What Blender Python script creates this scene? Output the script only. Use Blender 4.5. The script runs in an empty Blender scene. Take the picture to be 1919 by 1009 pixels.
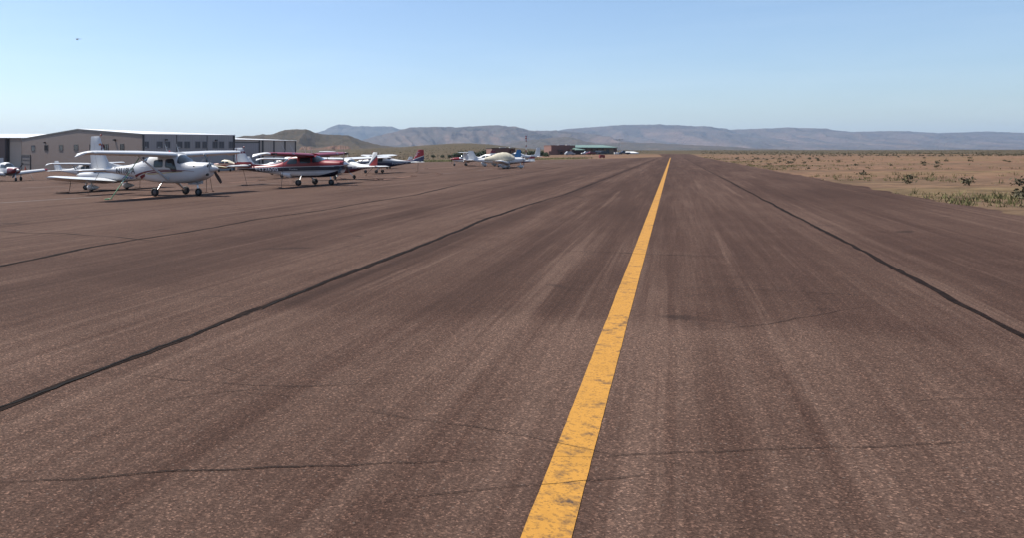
import bpy, bmesh, math, random
import numpy as np
from mathutils import Vector, Matrix, Euler
random.seed(7); rng = np.random.default_rng(11)
SC = bpy.context.scene; COL = SC.collection
R = math.radians

# ------------------------------------------------------------------ camera
FPX, CXP, YH = 1500.0, 600.0, 280.0          # focal length and principal point in photo pixels
PW, PH = 1919.0, 1009.0
cam = bpy.data.cameras.new('camera'); camo = bpy.data.objects.new('camera', cam); COL.objects.link(camo)
cam.sensor_fit = 'HORIZONTAL'; cam.sensor_width = 36.0; cam.lens = 36.0 * FPX / PW
cam.shift_x = (PW / 2 - CXP) / PW; cam.shift_y = -(PH / 2 - YH) / PW
cam.clip_start = 0.1; cam.clip_end = 60000
camo.location = (0, 0, 0); camo.rotation_euler = (R(90), 0, 0)
SC.camera = camo

# ------------------------------------------------------------------ sky, sun, exposure
SUN_AZ, SUN_EL = -52.0, 55.0                 # degrees right of the view direction, elevation
w = bpy.data.worlds.new('World'); SC.world = w; w.use_nodes = True
wn = w.node_tree; bg = wn.nodes['Background']
sky = wn.nodes.new('ShaderNodeTexSky'); sky.sky_type = 'NISHITA'; sky.sun_disc = False
sky.sun_elevation = R(SUN_EL); sky.sun_rotation = R(SUN_AZ % 360)
sky.altitude = 900; sky.air_density = 1.0; sky.dust_density = 1.7; sky.ozone_density = 4.0
wc = wn.nodes.new('ShaderNodeTexCoord'); wm = wn.nodes.new('ShaderNodeMapping'); wm.inputs['Scale'].default_value = (1.6, 1.6, 15); wm.inputs['Rotation'].default_value = (0.05, 0.03, 0.4)
wz_ = wn.nodes.new('ShaderNodeTexNoise'); wz_.inputs['Scale'].default_value = 1.5; wz_.inputs['Detail'].default_value = 6; wz_.inputs['Roughness'].default_value = 0.6; wz_.inputs['Distortion'].default_value = 0.5
wr_ = wn.nodes.new('ShaderNodeValToRGB'); wr_.color_ramp.elements[0].position = 0.46; wr_.color_ramp.elements[1].position = 0.80; wr_.color_ramp.elements[1].color = (0.055, 0.055, 0.055, 1)
wx_ = wn.nodes.new('ShaderNodeMix'); wx_.data_type = 'RGBA'; wx_.inputs[7].default_value = (9.5, 9.8, 10.0, 1)       # thin cirrus
wn.links.new(wc.outputs['Generated'], wm.inputs[0]); wn.links.new(wm.outputs[0], wz_.inputs['Vector']); wn.links.new(wz_.outputs['Fac'], wr_.inputs[0]); wn.links.new(wr_.outputs[0], wx_.inputs[0]); wn.links.new(sky.outputs[0], wx_.inputs[6])
wn.links.new(wx_.outputs[2], bg.inputs[0]); bg.inputs[1].default_value = 0.10
sl = bpy.data.lights.new('sun', 'SUN'); sl.energy = 5.0; sl.angle = R(0.53); sl.color = (1.0, 0.95, 0.87)
so = bpy.data.objects.new('sun', sl); COL.objects.link(so)
sdir = Vector((math.sin(R(SUN_AZ)) * math.cos(R(SUN_EL)), math.cos(R(SUN_AZ)) * math.cos(R(SUN_EL)), math.sin(R(SUN_EL))))
so.rotation_euler = (-sdir).to_track_quat('-Z', 'Y').to_euler(); so.location = (0, 0, 50)
vs = SC.view_settings; vs.view_transform = 'Standard'; vs.look = 'None'; vs.gamma = 1; vs.exposure = 0.6
SC.cycles.use_denoising = True
SC.cycles.max_bounces = 6; SC.cycles.diffuse_bounces = 3; SC.cycles.volume_bounces = 0

# ------------------------------------------------------------------ ground plane of the airfield (it falls gently to the left)
C0, GX, GY = 1.8, -0.013, 0.0085
def gz(x, y): return -(C0 + GX * x + GY * y)
def G(px, py):                                 # where a line of sight meets the apron
    u = (px - CXP) / FPX; v = (py - YH) / FPX
    Y = C0 / (v - GX * u - GY)
    return Vector((u * Y, Y, gz(u * Y, Y)))
def A(px, py, Y): return Vector(((px - CXP) / FPX * Y, Y, -(py - YH) / FPX * Y))
GN = Vector((GX, GY, 1)).normalized()
PHI = math.atan(0.44)                          # direction of the taxiway
TS, TC = math.sin(PHI), math.cos(PHI)
T0 = -0.644
def st(x, y): return x * TS + y * TC, x * TC - y * TS - T0
def xy(s, t): return s * TS + (t + T0) * TC, s * TC - (t + T0) * TS

# ------------------------------------------------------------------ helpers
def tag(o, label=None, cat=None, group=None, kind=None):
    if label: o['label'] = label
    if cat: o['category'] = cat
    if group: o['group'] = group
    if kind: o['kind'] = kind
    return o
def empty(name, loc=(0, 0, 0), rz=0):
    o = bpy.data.objects.new(name, None); COL.objects.link(o); o.location = loc; o.rotation_euler = (0, 0, rz)
    o.empty_display_size = 0.3; return o
def mobj(name, V, Fc, mat, parent=None, smooth=False, fm=None):
    me = bpy.data.meshes.new(name)
    me.from_pydata([tuple(v) for v in V], [], [tuple(f) for f in Fc])
    for m in (mat if isinstance(mat, (list, tuple)) else [mat]): me.materials.append(m)
    if fm is not None: me.polygons.foreach_set('material_index', fm)
    if smooth: me.polygons.foreach_set('use_smooth', [True] * len(me.polygons))
    me.update()
    o = bpy.data.objects.new(name, me); COL.objects.link(o)
    if parent: o.parent = parent
    return o
def fix_normals(o):
    bm = bmesh.new(); bm.from_mesh(o.data); bmesh.ops.recalc_face_normals(bm, faces=bm.faces); bm.to_mesh(o.data); bm.free(); return o
def autosmooth(o, deg=35):
    bm = bmesh.new(); bm.from_mesh(o.data); bmesh.ops.recalc_face_normals(bm, faces=bm.faces)
    for f in bm.faces: f.smooth = True
    for e in bm.edges:
        if len(e.link_faces) == 2 and e.calc_face_angle(0) > R(deg): e.smooth = False
    bm.to_mesh(o.data); bm.free(); return o
class MB:
    def __init__(s): s.V = []; s.F = []
    def add(s, V, F):
        b = len(s.V); s.V += [tuple(v) for v in V]; s.F += [tuple(i + b for i in f) for f in F]; return s
    def box(s, x0, x1, y0, y1, z0, z1):
        V = [(x, y, z) for z in (z0, z1) for y in (y0, y1) for x in (x0, x1)]
        return s.add(V, [(0, 2, 3, 1), (4, 5, 7, 6), (0, 1, 5, 4), (2, 6, 7, 3), (0, 4, 6, 2), (1, 3, 7, 5)])
    def tube(s, pts, rads, n=8, cap=True):
        pts = [Vector(p) for p in pts]
        if not isinstance(rads, (list, tuple)): rads = [rads] * len(pts)
        rings = []; up = None
        for i, p in enumerate(pts):
            d = (pts[min(i + 1, len(pts) - 1)] - pts[max(i - 1, 0)]).normalized()
            if up is None: up = d.orthogonal().normalized()
            a = (up - d * up.dot(d)).normalized(); b = d.cross(a); up = a
            r = rads[i]; ra, rb = r if isinstance(r, tuple) else (r, r)
            rings.append([p + a * math.cos(2 * math.pi * k / n) * ra + b * math.sin(2 * math.pi * k / n) * rb for k in range(n)])
        V = [v for r_ in rings for v in r_]; F = []
        for i in range(len(rings) - 1):
            for k in range(n):
                k2 = (k + 1) % n; F.append((i * n + k, i * n + k2, (i + 1) * n + k2, (i + 1) * n + k))
        if cap: F += [tuple(range(n))[::-1], tuple(range((len(rings) - 1) * n, len(rings) * n))]
        return s.add(V, F)
    def lathe(s, prof, n=18, axis='y', o=(0, 0, 0), closed=False):
        V = []; F = []; m = len(prof)
        for k in range(n):
            a = 2 * math.pi * k / n
            for (h, r) in prof:
                c, d = r * math.cos(a), r * math.sin(a)
                p = {'y': (c, h, d), 'x': (h, c, d), 'z': (c, d, h)}[axis]
                V.append((p[0] + o[0], p[1] + o[1], p[2] + o[2]))
        for k in range(n):
            k2 = (k + 1) % n
            for j in range(m if closed else m - 1):
                j2 = (j + 1) % m; F.append((k * m + j, k * m + j2, k2 * m + j2, k2 * m + j))
        if not closed: F += [tuple(k * m for k in range(n)), tuple(k * m + m - 1 for k in range(n))[::-1]]
        return s.add(V, F)
    def build(s, name, mat, parent=None, smooth=None):
        o = mobj(name, s.V, s.F, mat, parent)
        if smooth: autosmooth(o, smooth)
        else: fix_normals(o)
        return o

# value noise for relief
class VN:
    def __init__(s, seed): s.p = np.random.default_rng(seed).random((256, 256))
    def __call__(s, x, y):
        xi = np.floor(x).astype(int); yi = np.floor(y).astype(int); fx = x - xi; fy = y - yi
        fx = fx * fx * (3 - 2 * fx); fy = fy * fy * (3 - 2 * fy); p = s.p
        a = p[xi & 255, yi & 255]; b = p[(xi + 1) & 255, yi & 255]; c = p[xi & 255, (yi + 1) & 255]; d = p[(xi + 1) & 255, (yi + 1) & 255]
        return (a * (1 - fx) + b * fx) * (1 - fy) + (c * (1 - fx) + d * fx) * fy
    def fbm(s, x, y, o=4):
        t = 0; a = 0.5
        for i in range(o): t = t + a * s(x * 2 ** i + 17 * i, y * 2 ** i + 31 * i); a *= 0.5
        return t

# ------------------------------------------------------------------ materials
class NT:
    def __init__(s, name):
        s.m = bpy.data.materials.new(name); s.m.use_nodes = True; s.t = s.m.node_tree
        s.b = s.t.nodes['Principled BSDF']; s.co = s.t.nodes.new('ShaderNodeTexCoord')
    def n(s, ty, **k):
        o = s.t.nodes.new('ShaderNode' + ty)
        for a, v in k.items(): setattr(o, a, v)
        return o
    def l(s, a, b): s.t.links.new(a, b)
    def obj(s): return s.co.outputs['Object']
    def mapping(s, v, scale=(1, 1, 1), rot=(0, 0, 0), loc=(0, 0, 0)):
        m = s.n('Mapping'); m.inputs['Scale'].default_value = scale; m.inputs['Rotation'].default_value = rot; m.inputs['Location'].default_value = loc
        s.l(v, m.inputs[0]); return m.outputs[0]
    def noise(s, v, scale, detail=3, rough=0.55, dist=0):
        n = s.n('TexNoise'); n.inputs['Scale'].default_value = scale; n.inputs['Detail'].default_value = detail
        n.inputs['Roughness'].default_value = rough; n.inputs['Distortion'].default_value = dist
        s.l(v, n.inputs['Vector']); return n.outputs['Fac']
    def vor(s, v, scale, feat='F1', out='Distance'):
        n = s.n('TexVoronoi'); n.feature = feat; n.inputs['Scale'].default_value = scale; s.l(v, n.inputs['Vector']); return n.outputs[out]
    def ramp(s, f, stops, interp='LINEAR'):
        r = s.n('ValToRGB'); r.color_ramp.interpolation = interp; e = r.color_ramp.elements
        while len(e) < len(stops): e.new(0.5)
        for el, (p, c) in zip(e, stops):
            el.position = p; el.color = (c, c, c, 1) if isinstance(c, (int, float)) else (*c[:3], 1)
        s.l(f, r.inputs[0]); return r.outputs[0]
    def math(s, op, a, b=None, c=None):
        m = s.n('Math'); m.operation = op
        for i, v in enumerate((a, b, c)):
            if v is None: continue
            if isinstance(v, (int, float)): m.inputs[i].default_value = v
            else: s.l(v, m.inputs[i])
        return m.outputs[0]
    def mix(s, f, a, b, mode='MIX'):
        m = s.n('Mix'); m.data_type = 'RGBA'; m.blend_type = mode
        for i, v in ((0, f), (6, a), (7, b)):
            if isinstance(v, (int, float)): m.inputs[i].default_value = v if i == 0 else (v, v, v, 1)
            elif isinstance(v, tuple): m.inputs[i].default_value = (*v[:3], 1)
            else: s.l(v, m.inputs[i])
        return m.outputs[2]
    def attr(s, name):
        a = s.n('Attribute'); a.attribute_name = name; return a.outputs['Fac']
    def sep(s, v):
        x = s.n('SeparateXYZ'); s.l(v, x.inputs[0]); return x.outputs
    def color(s, c):
        if isinstance(c, tuple): s.b.inputs['Base Color'].default_value = (*c[:3], 1)
        else: s.l(c, s.b.inputs['Base Color'])
    def rough(s, r):
        if isinstance(r, (int, float)): s.b.inputs['Roughness'].default_value = r
        else: s.l(r, s.b.inputs['Roughness'])
    def bump(s, h, strength=0.3, dist=0.01):
        b = s.n('Bump'); b.inputs['Strength'].default_value = strength; b.inputs['Distance'].default_value = dist
        s.l(h, b.inputs['Height']); s.l(b.outputs[0], s.b.inputs['Normal'])
MATS = {}
def paint(name, c, rough=0.32, metal=0.0, dirt=0.16, coat=0.08):
    if name in MATS: return MATS[name]
    k = NT(name)
    n1 = k.noise(k.obj(), 2.3, 4); n2 = k.noise(k.mapping(k.obj(), (1, 1, 6)), 7, 3)
    f = k.math('MULTIPLY', k.ramp(n1, [(0.38, 0), (0.75, 1)]), dirt)
    k.color(k.mix(f, c, (c[0] * 0.72 + 0.02, c[1] * 0.68 + 0.015, c[2] * 0.62 + 0.01)))
    k.rough(k.math('MULTIPLY_ADD', n2, 0.2, rough - 0.08)); k.b.inputs['Metallic'].default_value = metal
    k.b.inputs['Coat Weight'].default_value = coat; k.b.inputs['Coat Roughness'].default_value = 0.12
    MATS[name] = k.m; return k.m
def flat(name, c, rough=0.6, metal=0.0, var=0.15, scale=3.0):
    if name in MATS: return MATS[name]
    k = NT(name); n1 = k.noise(k.obj(), scale, 4)
    k.color(k.mix(n1, tuple(v * (1 - var) for v in c), tuple(min(1, v * (1 + var)) for v in c)))
    k.rough(rough); k.b.inputs['Metallic'].default_value = metal
    MATS[name] = k.m; return k.m
def bands(name, stops, lo, hi, slope=0.0, rough=0.3, dirt=0.12):
    """paint scheme of level stripes: colours by height z + slope*x; stops [(z, colour), ...] from the bottom up"""
    if name in MATS: return MATS[name]
    k = NT(name); x = k.sep(k.obj())
    v = k.math('MULTIPLY_ADD', x[0], slope, x[2])
    f = k.math('DIVIDE', k.math('SUBTRACT', v, lo), hi - lo)
    c = k.ramp(f, [(0 if z is None else (z - lo) / (hi - lo), col) for z, col in stops], 'CONSTANT')
    n1 = k.noise(k.obj(), 2.1, 4)
    c = k.mix(k.math('MULTIPLY', k.ramp(n1, [(0.4, 0), (0.8, 1)]), dirt), c, (0.22, 0.17, 0.14))
    k.color(c); k.rough(rough + .08); k.b.inputs['Coat Weight'].default_value = 0.06; k.b.inputs['Coat Roughness'].default_value = 0.15
    MATS[name] = k.m; return k.m
WHITE = (0.63, 0.63, 0.625); RED = (0.22, 0.008, 0.011); NAVY = (0.008, 0.010, 0.026); MAROON = (0.16, 0.012, 0.025); CREAM = (0.60, 0.53, 0.38)
white = paint('white_paint', WHITE); red = paint('red_paint', RED); navy = paint('navy_paint', NAVY); maroon = paint('maroon_paint', MAROON)
cream = paint('cream_paint', CREAM); blackp = paint('black_paint', (0.015, 0.015, 0.017)); yellowd = paint('yellow_trim', (0.55, 0.40, 0.10))
greyp = paint('grey_paint', (0.33, 0.34, 0.36)); bluep = paint('blue_paint', (0.02, 0.14, 0.33)); letter_blue = paint('letter_blue', (0.10, 0.19, 0.34))
silver = paint('silver_metal', (0.62, 0.62, 0.63), 0.3, 0.85, 0.1, 0.0); rubber = flat('rubber', (0.018, 0.018, 0.019), 0.75)
hubm = paint('hub_metal', (0.10, 0.10, 0.10), 0.5, 0.4); propm = paint('propeller_paint', (0.045, 0.045, 0.05), 0.4)
ropem = flat('rope', (0.10, 0.075, 0.06), 0.9); anchor_m = flat('rusty_iron', (0.13, 0.06, 0.04), 0.8, 0.3)
def glass_mat(name='glass', c=(0.030, 0.038, 0.046), sp=0.45):
    k = NT(name); k.color(c); k.rough(0.06); k.b.inputs['Coat Weight'].default_value = 0.12 if sp > .4 else 0; k.b.inputs['Coat Roughness'].default_value = 0.03
    k.b.inputs['Specular IOR Level'].default_value = sp; return k.m
glass = glass_mat(); dark_glass = glass_mat('window_glass', (0.035, 0.036, 0.038), 0.3); pale_glass = glass_mat('pale_glass', (0.26, 0.29, 0.30))  # window_glass: dark panes for gable windows, cars and helicopter

def asphalt_mat():
    k = NT('asphalt'); v = k.obj()
    sv = k.mapping(v, (1, 1, 1), (0, 0, PHI))                       # y along the taxiway
    streak = k.noise(k.mapping(sv, (0.9, 0.035, 1)), 1.0, 5, 0.6)
    streak2 = k.noise(k.mapping(sv, (5.5, 0.10, 1)), 1.0, 4, 0.6)
    big = k.noise(v, 0.11, 4, 0.55, 0.6)
    mid = k.noise(v, 1.3, 5, 0.6)
    c1 = k.vor(v, 95, 'F1', 'Color'); cs = k.sep(c1)
    agg = k.noise(v, 55, 2, 0.7)
    t = k.math('ADD', k.math('MULTIPLY', streak, 0.60), k.math('MULTIPLY', big, 0.24))
    t = k.math('ADD', t, k.math('MULTIPLY', streak2, 0.42)); t = k.math('ADD', t, k.math('MULTIPLY', mid, 0.22))
    t = k.math('ADD', t, k.math('MULTIPLY', k.math('SUBTRACT', k.attr('wear'), 0.5), 0.55))
    streak3 = k.noise(k.mapping(sv, (22, 0.22, 1)), 1.0, 3, 0.6)
    t = k.math('ADD', t, k.math('MULTIPLY', k.math('SUBTRACT', streak3, 0.5), 0.30))
    pale = k.ramp(k.noise(k.mapping(sv, (3.4, 0.05, 1)), 1.0, 4, 0.65), [(0.56, 0), (0.68, 1)])
    t = k.math('ADD', t, k.math('MULTIPLY', pale, 0.20))
    base = k.ramp(k.math('SUBTRACT', t, 0.24), [(0.20, (0.027, 0.0155, 0.0120)), (0.5, (0.052, 0.0308, 0.0238)), (0.8, (0.089, 0.0575, 0.0450))])
    stone = k.ramp(cs[0], [(0.0, (0.45, 0.43, 0.42)), (0.45, (0.85, 0.82, 0.80)), (0.8, (1.25, 1.2, 1.15)), (0.93, (2.0, 1.85, 1.7)), (1.0, (3.2, 3.0, 2.8))])
    amt = k.math('MULTIPLY_ADD', k.attr('wear'), 0.5, 0.35)
    c = k.mix(amt, base, k.mix(1.0, base, stone, 'MULTIPLY'))
    c = k.mix(0.5, c, k.mix(1.0, c, k.ramp(agg, [(0.3, 0.7), (0.7, 1.35)]), 'MULTIPLY'))
    spot = k.ramp(k.noise(v, 0.85, 2, 0.5, 0.4), [(0.70, 0), (0.78, 1)])                       # oil drips
    c = k.mix(k.math('MULTIPLY', spot, 0.55), c, (0.014, 0.010, 0.009))
    big_st = k.sep(k.vor(v, 26, 'F1', 'Color')); bd = k.ramp(k.vor(v, 26), [(0.10, 1), (0.22, 0)])      # larger pale stones
    c = k.mix(k.math('MULTIPLY', k.math('MULTIPLY', bd, k.math('GREATER_THAN', big_st[1], 0.78)), k.math('MULTIPLY', k.attr('wear'), 0.8)), c, (0.17, 0.135, 0.115))
    c = k.mix(k.math('MULTIPLY', k.math('MULTIPLY', bd, k.math('LESS_THAN', big_st[1], 0.16)), 0.7), c, (0.012, 0.009, 0.008))
    rav = k.ramp(k.noise(v, 2.6, 6, 0.72, 0.3), [(0.56, 0), (0.66, 1)])                      # ravelled, pitted areas
    c = k.mix(k.math('MULTIPLY', rav, 0.18), c, k.mix(1.0, c, 0.45, 'MULTIPLY'))
    k.color(c); k.rough(0.92); k.b.inputs['Specular IOR Level'].default_value = 0.06
    k.bump(k.math('ADD', k.vor(v, 95), k.math('MULTIPLY', agg, 0.6)), 0.55, 0.004)
    return k.m
def crack_mat():
    k = NT('crack_sealant'); n = k.noise(k.obj(), 6, 5, 0.65)
    n3 = k.noise(k.obj(), 14, 5, 0.7)
    k.color(k.mix(k.ramp(n3, [(0.54, 0), (0.72, 0.8)]), k.ramp(n, [(0.3, (0.007, 0.0045, 0.004)), (0.7, (0.017, 0.011, 0.009))]), (0.036, 0.022, 0.017))); k.rough(0.9); k.b.inputs['Specular IOR Level'].default_value = 0.04
    k.bump(k.noise(k.obj(), 40, 3), 0.5, 0.004); return k.m
def gap_mat():
    k = NT('crack_gap'); k.color((0.006, 0.0045, 0.004)); k.rough(0.95); k.b.inputs['Specular IOR Level'].default_value = 0.15; return k.m
def line_mat(name, c, wear=0.45, scale=9):
    k = NT(name); n = k.noise(k.obj(), scale, 6, 0.7); n2 = k.noise(k.obj(), 1.4, 4)
    g = k.vor(k.obj(), 80, 'F1', 'Color')
    f = k.ramp(k.math('MULTIPLY_ADD', n2, 0.5, n), [(wear, 1), (wear + 0.22, 0)])
    c2 = k.mix(n2, c, tuple(x * 0.82 for x in c))
    scuff = k.ramp(k.noise(k.mapping(k.obj(), (1, 1, 1), (0, 0, PHI + .1)), 3.2, 6, 0.7), [(0.5, 0), (0.75, 1)])
    c2 = k.mix(k.math('MULTIPLY', scuff, 0.45), c2, tuple(x * 0.45 for x in c)); gs_ = k.sep(g); c2 = k.mix(k.math('MULTIPLY', k.math('GREATER_THAN', gs_[1], 0.86), 0.55), c2, tuple(x * 0.35 + .01 for x in c))
    k.color(k.mix(f, c2, (0.050, 0.034, 0.027))); k.rough(0.8); k.b.inputs['Specular IOR Level'].default_value = 0.2; k.bump(k.sep(g)[0], 0.35, 0.003); return k.m
def dirt_mat():
    k = NT('desert_dirt'); v = k.obj()
    big = k.noise(v, 0.02, 5, 0.6, 0.5); mid = k.noise(v, 0.25, 5, 0.65); fine = k.noise(v, 9, 4, 0.7)
    red_ = k.attr('redness'); gr = k.attr('green')
    c = k.ramp(k.math('MULTIPLY_ADD', mid, 0.55, k.math('MULTIPLY', big, 0.5)), [(0.32, (0.062, 0.045, 0.026)), (0.52, (0.092, 0.066, 0.038)), (0.75, (0.125, 0.092, 0.056))])
    c = k.mix(red_, c, k.mix(mid, (0.165, 0.082, 0.050), (0.21, 0.125, 0.082)))
    c = k.mix(gr, c, k.mix(mid, (0.060, 0.070, 0.018), (0.115, 0.108, 0.038)))
    far = k.attr('scrub')
    sp = k.ramp(k.noise(v, 0.32, 4, 0.7), [(0.48, 0), (0.58, 1)])
    c = k.mix(k.math('MULTIPLY', sp, far), c, (0.034, 0.034, 0.015))
    c = k.mix(0.45, c, k.mix(1.0, c, k.ramp(fine, [(0.3, 0.6), (0.7, 1.4)]), 'MULTIPLY'))
    pb = k.sep(k.vor(v, 7, 'F1', 'Color')); pd_ = k.ramp(k.vor(v, 7), [(0.16, 1), (0.30, 0)]); c = k.mix(k.math('MULTIPLY', pd_, k.ramp(pb[0], [(0.62, 0), (0.75, 0.8)])), c, k.mix(pb[2], (0.05, 0.036, 0.028), (0.20, 0.16, 0.125)))
    rut = k.ramp(k.noise(v, 0.6, 5, 0.7, 0.8), [(0.42, 0.55), (0.6, 1.15)]); c = k.mix(0.8, c, k.mix(1.0, c, rut, 'MULTIPLY'))
    k.color(c); k.rough(0.95); k.b.inputs['Specular IOR Level'].default_value = 0.1; k.bump(k.math('ADD', fine, k.math('MULTIPLY', mid, 4)), 0.5, 0.03); return k.m
def rock_mat(name, lowc, highc, cliff, scale, spot=(0.07, 0.07, 0.04), spotw=0.5):
    k = NT(name); v = k.obj()
    n = k.noise(v, scale, 6, 0.62, 0.4); n2 = k.noise(v, scale * 9, 4, 0.7)
    st_ = k.noise(k.mapping(v, (0.15, 0.15, 5)), scale * 4, 3)
    geo = k.n('NewGeometry'); nz = k.sep(geo.outputs['Normal'])[2]
    c = k.mix(k.ramp(n, [(0.36, 0), (0.64, 1)]), lowc, highc)
    c = k.mix(k.math('MULTIPLY', k.ramp(n2, [(0.45, 0), (0.62, 1)]), spotw), c, spot)
    steep = k.ramp(nz, [(0.60, 1), (0.86, 0)])
    c = k.mix(k.math('MULTIPLY', steep, 0.85), c, k.mix(k.ramp(st_, [(0.35, 0), (0.65, 1)]), cliff, tuple(x * 0.6 for x in cliff)))
    k.color(c); k.rough(0.95); k.b.inputs['Specular IOR Level'].default_value = 0.1; k.bump(k.math('ADD', n, k.math('MULTIPLY', n2, 0.35)), 1.0, 0.16 / scale); return k.m
def siding_mat(name, c, rib=0.3, rough=0.5, wain=None, metal=0.0):
    k = NT(name); v = k.obj(); x = k.sep(v)
    fx = k.math('FRACT', k.math('DIVIDE', x[0], rib))
    prof = k.math('ABSOLUTE', k.math('SUBTRACT', fx, 0.5))
    n = k.noise(k.mapping(v, (1, 1, 0.25)), 0.8, 4); n2 = k.noise(v, 5, 4)
    cc = k.mix(n, tuple(q * 0.90 for q in c), tuple(q * 1.08 for q in c))
    if wain: cc = k.mix(k.math('LESS_THAN', x[2], wain[0]), cc, wain[1])
    cc = k.mix(0.10, cc, k.mix(n2, 0.12, 0.35))
    k.color(cc); k.rough(rough); k.b.inputs['Metallic'].default_value = metal; k.bump(k.ramp(prof, [(0.3, 0), (0.42, 1)]), 0.5, 0.03); return k.m

asphalt = asphalt_mat(); dirt = dirt_mat(); crackm = crack_mat(); gapm = gap_mat()
yellow_line = line_mat('yellow_line_paint', (0.42, 0.205, 0.035), 0.50); orange_line = line_mat('faded_marking_paint', (0.23, 0.12, 0.08), 0.50, 5)
pale_line = line_mat('faded_white_paint', (0.125, 0.090, 0.072), 0.55, 4)
leafm = flat('leaf', (0.030, 0.050, 0.014), 0.8, 0, 0.5, 0.8); scrubm = flat('scrub_leaf', (0.072, 0.062, 0.032), 0.9, 0, 0.35, 0.15)
grassm = flat('dry_grass', (0.125, 0.115, 0.042), 0.9, 0, 0.4, 0.3); twigm = flat('twig', (0.09, 0.065, 0.045), 0.9)

# ------------------------------------------------------------------ desert ground (one sheet to the horizon)
def lerp_tab(tab, x): return np.interp(x, [a for a, _ in tab], [b for _, b in tab])
YTOP = [(-2000, 287), (440, 284), (560, 281), (640, 279.5), (700, 277.5), (760, 275), (800, 272), (850, 269.3), (880, 268.8), (915, 270.5), (945, 274), (980, 278.5), (1040, 281), (1200, 281.5), (1500, 281), (1919, 280.5), (4000, 281)]
vn = VN(3)
def terrain(X, Y):
    X = np.asarray(X, float); Y = np.asarray(Y, float)
    xc = np.clip(X, -190, 150); yc = np.clip(Y, -60, 290)
    base = -(C0 + GX * xc + GY * yc) - 0.07
    D = np.hypot(X, Y); px = np.where(Y > 1, CXP + FPX * X / np.maximum(Y, 1), np.where(X > 0, 4000, -2000))
    D1 = 1700.0
    ztop = (YH - lerp_tab(YTOP, px)) / FPX * D1
    q = np.clip((D - 280) / (D1 - 280), 0, 1); w_ = q * q * (3 - 2 * q) * 0.5 + 0.5 * q
    z = base * (1 - w_) + ztop * w_
    rough = (vn.fbm(X / 90 + 40, Y / 90 + 40, 4) - 0.47) * np.clip((D - 300) / 400, 0, 1) * 3.0
    z = z + rough * np.clip(1 - (D - 1500) / 4000, 0.2, 1)
    return z - np.clip((D - 1900) / 3000, 0, 1) * 6.0
th = np.concatenate([np.linspace(-180, -48, 34, endpoint=False), np.linspace(-48, 62, 420, endpoint=False), np.linspace(62, 180, 30)])
rr = np.concatenate([[0.0], np.geomspace(3, 16000, 205)])
TH, RR = np.meshgrid(np.radians(th), rr, indexing='ij')
TX, TY = np.sin(TH) * RR, np.cos(TH) * RR; TZ = terrain(TX, TY)
V = np.stack([TX, TY, TZ], -1).reshape(-1, 3); nr = len(rr)
idx = np.arange(len(th) * nr).reshape(len(th), nr)
q = np.stack([idx[:-1, :-1], idx[1:, :-1], idx[1:, 1:], idx[:-1, 1:]], -1).reshape(-1, 4)
desert = mobj('desert_ground', V.tolist(), q.tolist(), dirt, smooth=True); tag(desert, 'brown desert ground with scrub stretching to the mountains', kind='structure')
def add_attr(o, name, vals):
    a = o.data.attributes.new(name, 'FLOAT', 'POINT'); a.data.foreach_set('value', np.asarray(vals, np.float32).ravel())
pxv = np.where(V[:, 1] > 1, CXP + FPX * V[:, 0] / np.maximum(V[:, 1], 1), 3000); Dv = np.hypot(V[:, 0], V[:, 1])
sv_, tv_ = st(V[:, 0], V[:, 1])
nz_ = vn.fbm(V[:, 0] / 25, V[:, 1] / 9, 4)
def band(x, a, b, f): return np.clip((x - a) / f, 0, 1) * np.clip((b - x) / f, 0, 1)
green = band(pxv, 520, 905, 60) * band(Dv, 190, 300, 25) * np.clip(nz_ * 3 - 0.8, 0, 1) + band(pxv, 985, 1110, 30) * band(Dv, 230, 330, 20) * np.clip(nz_ * 3 - 0.6, 0, 1) + 0.35 * band(pxv, 1140, 2600, 60) * band(Dv, 20, 500, 30) * np.clip(nz_ * 4 - 1.9, 0, 1)
redn = band(pxv, 930, 3000, 60) * band(Dv, 10, 480, 60) * np.clip(nz_ * 2.2 - 0.25, 0.15, 1) + 0.5 * band(pxv, -2000, 520, 200) * band(Dv, 60, 400, 30)
add_attr(desert, 'green', np.clip(green, 0, 1)); add_attr(desert, 'redness', np.clip(redn, 0, 0.9)); add_attr(desert, 'scrub', np.clip((Dv - 330) / 250, 0, 1) * 0.75)

# ------------------------------------------------------------------ apron and taxiway
def inpoly(x, y, P):
    c = np.zeros(x.shape, bool); j = len(P) - 1
    for i in range(len(P)):
        xi, yi = P[i]; xj, yj = P[j]
        c ^= ((yi > y) != (yj > y)) & (x < (xj - xi) * (y - yi) / (yj - yi + 1e-12) + xi); j = i
    return c
TR = 9.0                                      # right edge of the asphalt, metres right of the yellow line
APR = [(-150, -40), (-150, 150), (-62, 158), (-20, 172), (10, 196), (34, 205), (64, 222), (95, 250), (125, 292)]
ax, ay = xy(700, -13); bx, by = xy(700, TR); cx_, cy_ = xy(-60, TR)
APR += [(ax, ay), (bx, by), (cx_, cy_)]
def ticks(a, b, near, d0, g):
    out = [near]; s = d0
    while out[-1] < b: out.append(min(b, out[-1] + s)); s *= g
    s = d0; lo = [near]
    while lo[-1] > a: lo.append(max(a, lo[-1] - s)); s *= g
    return np.array(sorted(set(lo + out)))
S_ = ticks(-60, 700, 9, 0.22, 1.018); T_ = ticks(-190, TR, -3, 0.20, 1.02)
SS, TT = np.meshgrid(S_, T_, indexing='ij'); TT = TT.copy(); TT[:, -1] += (vn.fbm(S_ / 1.3, S_ * 0 + 3, 4) - 0.47) * 0.9; AX, AY = xy(SS, TT); AZ = gz(AX, AY)
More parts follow.
